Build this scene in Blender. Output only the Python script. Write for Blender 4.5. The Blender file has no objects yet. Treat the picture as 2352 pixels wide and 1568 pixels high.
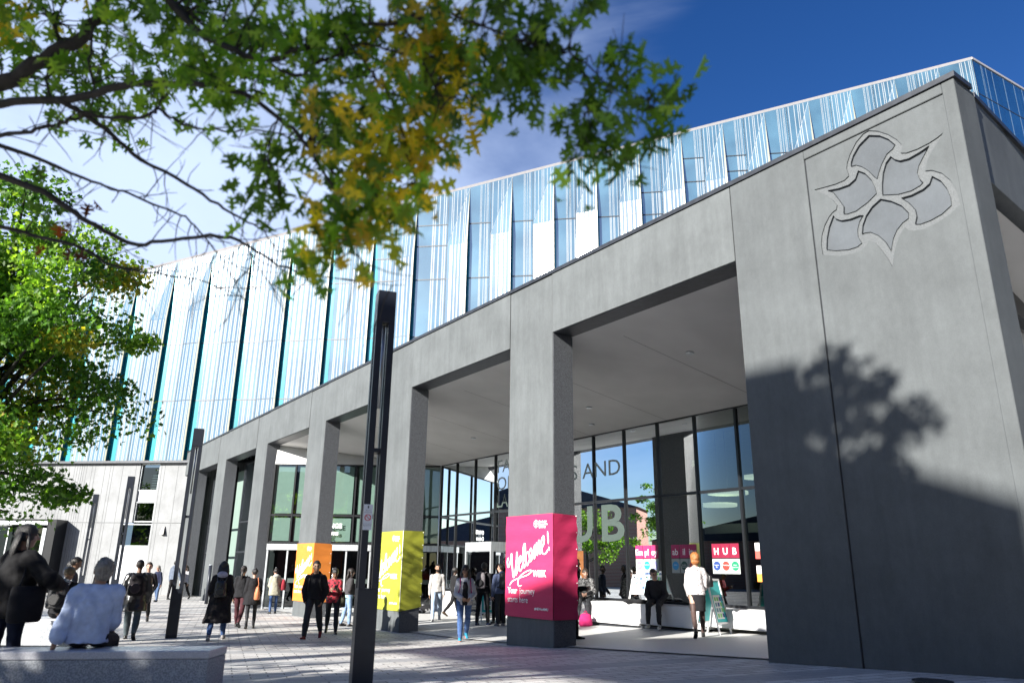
import bpy, bmesh, math, random
import numpy as np
from mathutils import Vector, Matrix, noise
from mathutils.geometry import delaunay_2d_cdt
R = math.radians
SC = bpy.context.scene
COL = SC.collection
# ------------------------------------------------------------------ camera, sky, sun, exposure
F = 1700.0; PITCH = R(17.0); ROLL = R(0.72); CAMH = 1.58
fwd = Vector((0, math.cos(PITCH), math.sin(PITCH))); rt0 = Vector((1, 0, 0)); up0 = rt0.cross(fwd)
rt = rt0*math.cos(ROLL)+up0*math.sin(ROLL); up = up0*math.cos(ROLL)-rt0*math.sin(ROLL)
cd = bpy.data.cameras.new('camera'); cam = bpy.data.objects.new('camera', cd); COL.objects.link(cam)
cam.matrix_world = Matrix(((rt.x, up.x, -fwd.x, 0), (rt.y, up.y, -fwd.y, 0), (rt.z, up.z, -fwd.z, CAMH), (0, 0, 0, 1)))
cd.sensor_width = 36; cd.lens = F/2352*36; cd.clip_start = .05; cd.clip_end = 3000
cd.dof.use_dof = True; cd.dof.focus_distance = 19.0; cd.dof.aperture_fstop = 1.45
SC.camera = cam
SUN_AZ, SUN_EL = R(-138), R(23.6)
SUN_DIR = Vector((math.sin(SUN_AZ)*math.cos(SUN_EL), math.cos(SUN_AZ)*math.cos(SUN_EL), math.sin(SUN_EL)))
W = bpy.data.worlds.new('World'); SC.world = W; W.use_nodes = True
def world():
    nt = W.node_tree; nt.nodes.clear(); N_ = nt.nodes.new; L = nt.links.new
    out = N_('ShaderNodeOutputWorld'); bg = N_('ShaderNodeBackground'); bg.inputs['Strength'].default_value = SKY_STRENGTH
    sky = N_('ShaderNodeTexSky'); sky.sky_type = 'NISHITA'; sky.sun_disc = False
    sky.sun_elevation = SUN_EL; sky.sun_rotation = SUN_AZ % (2*math.pi); sky.air_density = 1.0; sky.dust_density = .3; sky.ozone_density = 3.5
    tc = N_('ShaderNodeTexCoord'); mp = N_('ShaderNodeMapping'); mp.inputs['Scale'].default_value = (1, 1, 2.6); mp.inputs['Rotation'].default_value = (0, 0, R(25))
    L(tc.outputs['Generated'], mp.inputs['Vector'])
    n1 = N_('ShaderNodeTexNoise'); n1.inputs['Scale'].default_value = 1.7; n1.inputs['Detail'].default_value = 7; n1.inputs['Roughness'].default_value = .52; n1.inputs['Distortion'].default_value = .5
    L(mp.outputs['Vector'], n1.inputs['Vector'])
    # thicker thin-cloud veil towards the left and the horizon
    dot = N_('ShaderNodeVectorMath'); dot.operation = 'DOT_PRODUCT'; a = R(-34); dot.inputs[1].default_value = (math.sin(a)*.95, math.cos(a)*.95, .16)
    L(tc.outputs['Generated'], dot.inputs[0])
    mr = N_('ShaderNodeMapRange'); mr.inputs['From Min'].default_value = .52; mr.inputs['From Max'].default_value = .95; mr.inputs['To Min'].default_value = -.30; mr.inputs['To Max'].default_value = .36
    L(dot.outputs['Value'], mr.inputs['Value'])
    d2 = N_('ShaderNodeVectorMath'); d2.operation = 'DOT_PRODUCT'; d2.inputs[1].default_value = (SUN_DIR.x, SUN_DIR.y, SUN_DIR.z+.1); L(tc.outputs['Generated'], d2.inputs[0])
    m2 = N_('ShaderNodeMapRange'); m2.inputs['From Min'].default_value = .55; m2.inputs['From Max'].default_value = 1; m2.inputs['To Min'].default_value = -.30; m2.inputs['To Max'].default_value = .08; L(d2.outputs['Value'], m2.inputs['Value'])
    mm = N_('ShaderNodeMath'); mm.operation = 'MAXIMUM'; L(mr.outputs['Result'], mm.inputs[0]); L(m2.outputs['Result'], mm.inputs[1]); mr = mm
    ad = N_('ShaderNodeMath'); ad.operation = 'ADD'; L(n1.outputs['Fac'], ad.inputs[0]); L(mr.outputs[0], ad.inputs[1])
    rp = N_('ShaderNodeMapRange'); rp.interpolation_type = 'SMOOTHSTEP'; rp.inputs['From Min'].default_value = .36; rp.inputs['From Max'].default_value = .86; rp.inputs['To Max'].default_value = .92
    L(ad.outputs[0], rp.inputs['Value'])
    hs = N_('ShaderNodeHueSaturation'); hs.inputs['Saturation'].default_value = 1.28; hs.inputs['Value'].default_value = 1.15; hs.inputs['Hue'].default_value = .516
    L(sky.outputs['Color'], hs.inputs['Color'])
    mx = N_('ShaderNodeMixRGB'); mx.inputs['Color2'].default_value = CLOUD
    L(rp.outputs['Result'], mx.inputs['Fac']); L(hs.outputs['Color'], mx.inputs['Color1']); L(mx.outputs['Color'], bg.inputs['Color']); L(bg.outputs[0], out.inputs[0])
SKY_STRENGTH = .038; CLOUD = (7.4, 9.0, 12.4, 1)
world()
sl = bpy.data.lights.new('sun', 'SUN'); sl.energy = 5.0; sl.angle = R(.53); sl.color = (1, .955, .88)
so = bpy.data.objects.new('sun', sl); COL.objects.link(so); so.rotation_euler = SUN_DIR.to_track_quat('Z', 'Y').to_euler()
SC.view_settings.view_transform = 'Standard'; SC.view_settings.look = 'None'; SC.view_settings.gamma = 1; SC.view_settings.exposure = 1.55
SC.render.engine = 'CYCLES'; cy = SC.cycles; cy.max_bounces = 8; cy.diffuse_bounces = 3; cy.glossy_bounces = 4; cy.transparent_max_bounces = 12; cy.transmission_bounces = 4
cy.caustics_reflective = False; cy.caustics_refractive = False; cy.sample_clamp_indirect = 4; cy.use_denoising = True
rng = random.Random(7)
# ------------------------------------------------------------------ materials
def new_mat(name):
    m = bpy.data.materials.new(name); m.use_nodes = True; nt = m.node_tree; nt.nodes.clear()
    o = nt.nodes.new('ShaderNodeOutputMaterial'); b = nt.nodes.new('ShaderNodeBsdfPrincipled'); nt.links.new(b.outputs[0], o.inputs[0]); return m, nt, b, o
def rgb(c): return (c[0], c[1], c[2], 1)
def mat(name, col, rough=.6, spec=.4, metal=0, var=.12, scale=6, bump=0, bscale=40, col2=None, stretch=(1, 1, 1), detail=5, lo=.35, hi=.65, coat=0):
    m, nt, b, o = new_mat(name); N_ = nt.nodes.new; L = nt.links.new
    tc = N_('ShaderNodeTexCoord'); mp = N_('ShaderNodeMapping'); mp.inputs['Scale'].default_value = stretch; L(tc.outputs['Object'], mp.inputs['Vector'])
    n = N_('ShaderNodeTexNoise'); n.inputs['Scale'].default_value = scale; n.inputs['Detail'].default_value = detail; L(mp.outputs[0], n.inputs['Vector'])
    cr = N_('ShaderNodeValToRGB'); e = cr.color_ramp.elements; e[0].position = lo; e[1].position = hi
    c2 = col2 if col2 else tuple(min(1, v*(1+var)) for v in col); c1 = col if col2 else tuple(v*(1-var) for v in col)
    e[0].color = rgb(c1); e[1].color = rgb(c2); L(n.outputs['Fac'], cr.inputs['Fac']); L(cr.outputs[0], b.inputs['Base Color'])
    b.inputs['Roughness'].default_value = rough; b.inputs['Specular IOR Level'].default_value = spec; b.inputs['Metallic'].default_value = metal; b.inputs['Coat Weight'].default_value = coat
    if bump:
        n2 = N_('ShaderNodeTexNoise'); n2.inputs['Scale'].default_value = bscale; n2.inputs['Detail'].default_value = 4; L(mp.outputs[0], n2.inputs['Vector'])
        bp = N_('ShaderNodeBump'); bp.inputs['Strength'].default_value = bump; bp.inputs['Distance'].default_value = .02; L(n2.outputs['Fac'], bp.inputs['Height']); L(bp.outputs[0], b.inputs['Normal'])
    return m
def concrete(name, col, streak=.22, rough=.75, grain=.10):
    m, nt, b, o = new_mat(name); N_ = nt.nodes.new; L = nt.links.new
    tc = N_('ShaderNodeTexCoord')
    def nz(scale, st, det=6, rg=.6):
        mp = N_('ShaderNodeMapping'); mp.inputs['Scale'].default_value = st; L(tc.outputs['Object'], mp.inputs['Vector'])
        n = N_('ShaderNodeTexNoise'); n.inputs['Scale'].default_value = scale; n.inputs['Detail'].default_value = det; n.inputs['Roughness'].default_value = rg; L(mp.outputs[0], n.inputs['Vector']); return n.outputs['Fac']
    def rng_(v, a, c, x, y):
        r = N_('ShaderNodeMapRange'); r.inputs['From Min'].default_value = a; r.inputs['From Max'].default_value = c; r.inputs['To Min'].default_value = x; r.inputs['To Max'].default_value = y; L(v, r.inputs['Value']); return r.outputs[0]
    def mul(a, c):
        k = N_('ShaderNodeMath'); k.operation = 'MULTIPLY'; L(a, k.inputs[0]); L(c, k.inputs[1]); return k.outputs[0]
    v = mul(rng_(nz(1.1, (1, 1, 1)), .3, .7, 1-.16, 1.14), rng_(nz(5, (1, 1, .09)), .35, .65, 1-streak*.5, 1+streak*.5))
    v = mul(v, rng_(nz(90, (1, 1, 1), 3), .3, .7, 1-grain, 1+grain))
    v = mul(v, rng_(nz(14, (1, 1, .6)), .35, .7, .95, 1.05))
    mx = N_('ShaderNodeMixRGB'); mx.blend_type = 'MULTIPLY'; mx.inputs['Fac'].default_value = 1; mx.inputs['Color1'].default_value = rgb(col); L(v, mx.inputs['Color2'])
    L(mx.outputs[0], b.inputs['Base Color']); b.inputs['Roughness'].default_value = rough; b.inputs['Specular IOR Level'].default_value = .35
    bp = N_('ShaderNodeBump'); bp.inputs['Strength'].default_value = .25; bp.inputs['Distance'].default_value = .01; L(nz(160, (1, 1, 1), 2), bp.inputs['Height']); L(bp.outputs[0], b.inputs['Normal'])
    return m
def aggregate(name, dark, light, scale=85, bump=.6):
    m, nt, b, o = new_mat(name); N_ = nt.nodes.new; L = nt.links.new
    tc = N_('ShaderNodeTexCoord'); v = N_('ShaderNodeTexVoronoi'); v.inputs['Scale'].default_value = scale; L(tc.outputs['Object'], v.inputs['Vector'])
    cr = N_('ShaderNodeValToRGB'); e = cr.color_ramp.elements; e[0].position = .25; e[0].color = rgb(dark); e[1].position = .9; e[1].color = rgb(light)
    sx = N_('ShaderNodeSeparateColor'); L(v.outputs['Color'], sx.inputs[0]); L(sx.outputs[0], cr.inputs[0]); L(cr.outputs[0], b.inputs['Base Color'])
    bp = N_('ShaderNodeBump'); bp.inputs['Strength'].default_value = bump; bp.inputs['Distance'].default_value = .01; L(v.outputs['Distance'], bp.inputs['Height']); L(bp.outputs[0], b.inputs['Normal'])
    b.inputs['Roughness'].default_value = .6
    return m
def glass(name, tint=(.72, .82, .8), refl=.16, rough=0.0, wav=0.0, f0=.06):
    m, nt, b, o = new_mat(name); N_ = nt.nodes.new; L = nt.links.new; nt.nodes.remove(b)
    t = N_('ShaderNodeBsdfTransparent'); t.inputs[0].default_value = rgb(tint); g = N_('ShaderNodeBsdfGlossy'); g.inputs['Roughness'].default_value = rough; g.inputs[0].default_value = (.92, .97, 1, 1)
    lw = N_('ShaderNodeFresnel'); lw.inputs['IOR'].default_value = 1.5
    r = N_('ShaderNodeMapRange'); r.inputs['From Min'].default_value = .04; r.inputs['From Max'].default_value = 1; r.inputs['To Min'].default_value = refl; r.inputs['To Max'].default_value = 1; L(lw.outputs[0], r.inputs['Value'])
    mx = N_('ShaderNodeMixShader'); L(r.outputs[0], mx.inputs[0]); L(t.outputs[0], mx.inputs[1]); L(g.outputs[0], mx.inputs[2]); L(mx.outputs[0], o.inputs[0])
    if wav:
        tc = N_('ShaderNodeTexCoord'); n = N_('ShaderNodeTexNoise'); n.inputs['Scale'].default_value = 1.1; n.inputs['Detail'].default_value = 1; L(tc.outputs['Object'], n.inputs['Vector'])
        bp = N_('ShaderNodeBump'); bp.inputs['Strength'].default_value = wav; bp.inputs['Distance'].default_value = .02; L(n.outputs['Fac'], bp.inputs['Height']); L(bp.outputs[0], g.inputs['Normal'])
    return m
def coated(name, body, refl=.45, rough=.03, tint=(.85, .95, 1)):
    # sealed, reflective cladding glass: a dark coloured body behind a mirror coat
    m, nt, b, o = new_mat(name); N_ = nt.nodes.new; L = nt.links.new
    tc = N_('ShaderNodeTexCoord'); n = N_('ShaderNodeTexNoise'); n.inputs['Scale'].default_value = .35; n.inputs['Detail'].default_value = 3; L(tc.outputs['Object'], n.inputs['Vector'])
    cr = N_('ShaderNodeValToRGB'); e = cr.color_ramp.elements; e[0].position = .35; e[1].position = .65; e[0].color = rgb([v*.7 for v in body]); e[1].color = rgb([min(1, v*1.35) for v in body]); L(n.outputs['Fac'], cr.inputs[0]); L(cr.outputs[0], b.inputs['Base Color'])
    b.inputs['Roughness'].default_value = .4; b.inputs['Specular IOR Level'].default_value = .1
    g = N_('ShaderNodeBsdfGlossy'); g.inputs['Roughness'].default_value = rough; g.inputs[0].default_value = rgb(tint)
    lw = N_('ShaderNodeLayerWeight'); lw.inputs['Blend'].default_value = .35
    r = N_('ShaderNodeMapRange'); r.inputs['To Min'].default_value = refl; r.inputs['To Max'].default_value = .95; L(lw.outputs['Fresnel'], r.inputs['Value'])
    mx = N_('ShaderNodeMixShader'); L(r.outputs[0], mx.inputs[0]); L(b.outputs[0], mx.inputs[1]); L(g.outputs[0], mx.inputs[2]); L(mx.outputs[0], o.inputs[0])
    n2 = N_('ShaderNodeTexNoise'); n2.inputs['Scale'].default_value = .9; n2.inputs['Detail'].default_value = 1; L(tc.outputs['Object'], n2.inputs['Vector'])
    bp = N_('ShaderNodeBump'); bp.inputs['Strength'].default_value = .12; bp.inputs['Distance'].default_value = .02; L(n2.outputs['Fac'], bp.inputs['Height']); L(bp.outputs[0], g.inputs['Normal'])
    return m
def emit(name, col, s):
    m, nt, b, o = new_mat(name); b.inputs['Base Color'].default_value = rgb(col); b.inputs['Emission Color'].default_value = rgb(col); b.inputs['Emission Strength'].default_value = s; return m
def paving(name, base, c2, joint, bw=.42, bh=.2, bands=True, band_c=(.16, .17, .19)):
    m, nt, b, o = new_mat(name); N_ = nt.nodes.new; L = nt.links.new
    tc = N_('ShaderNodeTexCoord'); mp = N_('ShaderNodeMapping'); mp.inputs['Rotation'].default_value = (0, 0, R(-20)); L(tc.outputs['Object'], mp.inputs['Vector'])
    br = N_('ShaderNodeTexBrick'); br.inputs['Scale'].default_value = 1; br.inputs['Brick Width'].default_value = bw; br.inputs['Row Height'].default_value = bh; br.inputs['Mortar Size'].default_value = .010
    br.inputs['Color1'].default_value = rgb(base); br.inputs['Color2'].default_value = rgb(c2); br.inputs['Mortar'].default_value = rgb(joint); L(mp.outputs[0], br.inputs['Vector'])
    n = N_('ShaderNodeTexNoise'); n.inputs['Scale'].default_value = .5; n.inputs['Detail'].default_value = 6; L(tc.outputs['Object'], n.inputs['Vector'])
    n3 = N_('ShaderNodeTexNoise'); n3.inputs['Scale'].default_value = 60; L(tc.outputs['Object'], n3.inputs['Vector'])
    r = N_('ShaderNodeMapRange'); r.inputs['From Min'].default_value = .3; r.inputs['From Max'].default_value = .7; r.inputs['To Min'].default_value = .82; r.inputs['To Max'].default_value = 1.1; L(n.outputs['Fac'], r.inputs['Value'])
    r3 = N_('ShaderNodeMapRange'); r3.inputs['From Min'].default_value = .3; r3.inputs['From Max'].default_value = .7; r3.inputs['To Min'].default_value = .85; r3.inputs['To Max'].default_value = 1.12; L(n3.outputs['Fac'], r3.inputs['Value'])
    mm = N_('ShaderNodeMath'); mm.operation = 'MULTIPLY'; L(r.outputs[0], mm.inputs[0]); L(r3.outputs[0], mm.inputs[1])
    col = br.outputs['Color']
    if bands:
        sx = N_('ShaderNodeSeparateXYZ'); L(mp.outputs[0], sx.inputs[0])
        w = N_('ShaderNodeMath'); w.operation = 'WRAP'; w.inputs[1].default_value = 2.4; w.inputs[2].default_value = 0; L(sx.outputs['Y'], w.inputs[0])
        ls = N_('ShaderNodeMath'); ls.operation = 'LESS_THAN'; ls.inputs[1].default_value = .6; L(w.outputs[0], ls.inputs[0])
        mb = N_('ShaderNodeMixRGB'); mb.inputs['Color2'].default_value = rgb(band_c); k = N_('ShaderNodeMath'); k.operation = 'MULTIPLY'; k.inputs[1].default_value = .75; L(ls.outputs[0], k.inputs[0]); L(k.outputs[0], mb.inputs['Fac']); L(col, mb.inputs['Color1']); col = mb.outputs[0]
    mx = N_('ShaderNodeMixRGB'); mx.blend_type = 'MULTIPLY'; mx.inputs['Fac'].default_value = 1; L(col, mx.inputs['Color1']); L(mm.outputs[0], mx.inputs['Color2']); L(mx.outputs[0], b.inputs['Base Color'])
    b.inputs['Roughness'].default_value = .7
    bp = N_('ShaderNodeBump'); bp.inputs['Strength'].default_value = .5; bp.inputs['Distance'].default_value = .01; L(br.outputs['Fac'], bp.inputs['Height']); bp.invert = True; L(bp.outputs[0], b.inputs['Normal'])
    return m
# ------------------------------------------------------------------ mesh helpers
WL = {}
class MB:
    def __init__(s): s.v = []; s.f = []; s.m = []; s.sm = []
    def face(s, idx, m=0, smooth=False): s.f.append(tuple(idx)); s.m.append(m); s.sm.append(smooth)
    def add(s, vs, fs, m=0, smooth=False):
        o = len(s.v); s.v += [tuple(v) for v in vs]
        for f in fs: s.face([i+o for i in f], m, smooth)
    def poly(s, pts, m=0): s.add(pts, [list(range(len(pts)))], m)
    def hexa(s, c, m=0):  # 8 corners: bottom 4 ccw, top 4 ccw
        s.add(c, [(3, 2, 1, 0), (4, 5, 6, 7), (0, 1, 5, 4), (1, 2, 6, 5), (2, 3, 7, 6), (3, 0, 4, 7)], m)
    def box(s, o, u, v, w, m=0):  # origin corner and three edge vectors
        o, u, v, w = Vector(o), Vector(u), Vector(v), Vector(w)
        if u.cross(v).dot(w) < 0: u, v = v, u
        s.hexa([o, o+u, o+u+v, o+v, o+w, o+u+w, o+u+v+w, o+v+w], m)
    def cbox(s, c, sx, sy, sz, rz=0, m=0):
        a = Vector((math.cos(rz), math.sin(rz), 0)); b = Vector((-a.y, a.x, 0)); c = Vector(c)
        s.box(c-a*sx/2-b*sy/2-Vector((0, 0, sz/2)), a*sx, b*sy, (0, 0, sz), m)
    def tube(s, pts, rad, n=8, m=0, cap=True, smooth=True):
        pts = [Vector(p) for p in pts]; rings = []; t0 = None; ref = None
        for i, p in enumerate(pts):
            t = (pts[min(i+1, len(pts)-1)]-pts[max(i-1, 0)]).normalized()
            if ref is None: ref = t.orthogonal().normalized()
            ref = (ref-t*ref.dot(t)).normalized(); b = t.cross(ref); r = rad[i] if hasattr(rad, '__len__') else rad
            rings.append([p+ref*r*math.cos(2*math.pi*k/n)+b*r*math.sin(2*math.pi*k/n) for k in range(n)])
        s.loft(rings, m, cap, smooth)
    def loft(s, rings, m=0, cap=True, smooth=True):
        o = len(s.v); n = len(rings[0])
        for r in rings: s.v += [tuple(p) for p in r]
        for i in range(len(rings)-1):
            for k in range(n):
                a = o+i*n+k; b = o+i*n+(k+1) % n; s.face((a, b, b+n, a+n), m, smooth)
        if cap: s.face([o+k for k in range(n)][::-1], m); s.face([o+(len(rings)-1)*n+k for k in range(n)], m)
    def ball(s, c, r, n=10, k=7, m=0, M=None):
        c = Vector(c); r = Vector(r) if hasattr(r, '__len__') else Vector((r, r, r)); rings = []
        for i in range(1, k):
            th = math.pi*i/k; ring = []
            for j in range(n):
                q = Vector((r.x*math.sin(th)*math.cos(2*math.pi*j/n), r.y*math.sin(th)*math.sin(2*math.pi*j/n), -r.z*math.cos(th)))
                ring.append(c+(M @ q if M else q))
            rings.append(ring)
        o = len(s.v); s.loft(rings, m, False, True)
        q = Vector((0, 0, -r.z)); s.v.append(tuple(c+(M @ q if M else q))); q = -q; s.v.append(tuple(c+(M @ q if M else q))); b = len(s.v)-2
        for j in range(n):
            s.face((o+(j+1) % n, o+j, b), m, True); s.face((o+(k-2)*n+j, o+(k-2)*n+(j+1) % n, b+1), m, True)
    def build(s, name, mats, parent=None, origin=None, flat=None):
        if parent is not None: origin = WL[parent.name]
        if origin is None:
            a = np.array(s.v); origin = ((a[:, 0].min()+a[:, 0].max())/2, (a[:, 1].min()+a[:, 1].max())/2, a[:, 2].min())
        origin = Vector(origin); me = bpy.data.meshes.new(name)
        me.from_pydata([(v[0]-origin.x, v[1]-origin.y, v[2]-origin.z) for v in s.v], [], s.f)
        for mm in (mats if isinstance(mats, (list, tuple)) else [mats]): me.materials.append(mm)
        me.polygons.foreach_set('material_index', s.m); me.polygons.foreach_set('use_smooth', s.sm); me.update()
        o = bpy.data.objects.new(name, me); COL.objects.link(o)
        if parent is not None: o.parent = parent
        else: o.location = origin
        WL[o.name] = origin
        return o
def tag(o, label=None, cat=None, group=None, kind=None):
    if label: o['label'] = label
    if cat: o['category'] = cat
    if group: o['group'] = group
    if kind: o['kind'] = kind
    return o
def empty(name, loc, label, cat, group=None):
    o = bpy.data.objects.new(name, None); COL.objects.link(o); o.location = loc; o.empty_display_size = .2; WL[o.name] = Vector(loc); return tag(o, label, cat, group)
def bevel(o, w=.01, seg=2):
    m = o.modifiers.new('bevel', 'BEVEL'); m.width = w; m.segments = seg; m.limit_method = 'ANGLE'; return o
def text_polys(body, size, bold=0, shear=0):
    cu = bpy.data.curves.new('t', 'FONT'); cu.body = body; cu.size = size; cu.offset = bold; cu.shear = shear; cu.resolution_u = 3
    ob = bpy.data.objects.new('t', cu); COL.objects.link(ob); dg = bpy.context.evaluated_depsgraph_get(); me = bpy.data.meshes.new_from_object(ob.evaluated_get(dg))
    vs = [(v.co.x, v.co.y) for v in me.vertices]; fs = [tuple(p.vertices) for p in me.polygons]
    bpy.data.objects.remove(ob); bpy.data.curves.remove(cu); bpy.data.meshes.remove(me); return vs, fs
def put_text(mb, body, size, o, u, v, m=0, bold=0, shear=0, align='l', sx=1.0):
    vs, fs = text_polys(body, size, bold, shear); o, u, v = Vector(o), Vector(u).normalized(), Vector(v).normalized()
    if not vs: return
    w = max(a[0] for a in vs)*sx; dx = -w/2 if align == 'c' else (-w if align == 'r' else 0)
    mb.add([o+u*(a*sx+dx)+v*b for a, b in vs], fs, m)
def smoothpts(p, n=6):
    out = []; P = [p[0]]+list(p)+[p[-1]]
    for i in range(1, len(P)-2):
        for k in range(n):
            t = k/n; a, b, c, d = P[i-1], P[i], P[i+1], P[i+2]
            out.append(tuple(.5*((2*b[j])+(-a[j]+c[j])*t+(2*a[j]-5*b[j]+4*c[j]-d[j])*t*t+(-a[j]+3*b[j]-3*c[j]+d[j])*t**3) for j in range(len(a))))
    out.append(tuple(p[-1])); return out
def ribbon(mb, pts, w, o, u, v, m=0, slant=35):
    pts = smoothpts(pts); o, u, v = Vector(o), Vector(u), Vector(v); L_ = []; R_ = []
    for i, p in enumerate(pts):
        a = pts[max(0, i-1)]; b = pts[min(len(pts)-1, i+1)]; dx, dy = b[0]-a[0], b[1]-a[1]; l = math.hypot(dx, dy) or 1; nx, ny = -dy/l, dx/l
        ww = w*(.55+.55*abs(dy)/l)*min(1, .4+min(i, len(pts)-1-i)*.2)
        L_.append(o+u*(p[0]+nx*ww)+v*(p[1]+ny*ww)); R_.append(o+u*(p[0]-nx*ww)+v*(p[1]-ny*ww))
    k = len(mb.v); mb.v += [tuple(x) for x in L_]+[tuple(x) for x in R_]; n = len(pts)
    for i in range(n-1): mb.face((k+i, k+i+1, k+n+i+1, k+n+i), m)
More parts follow.
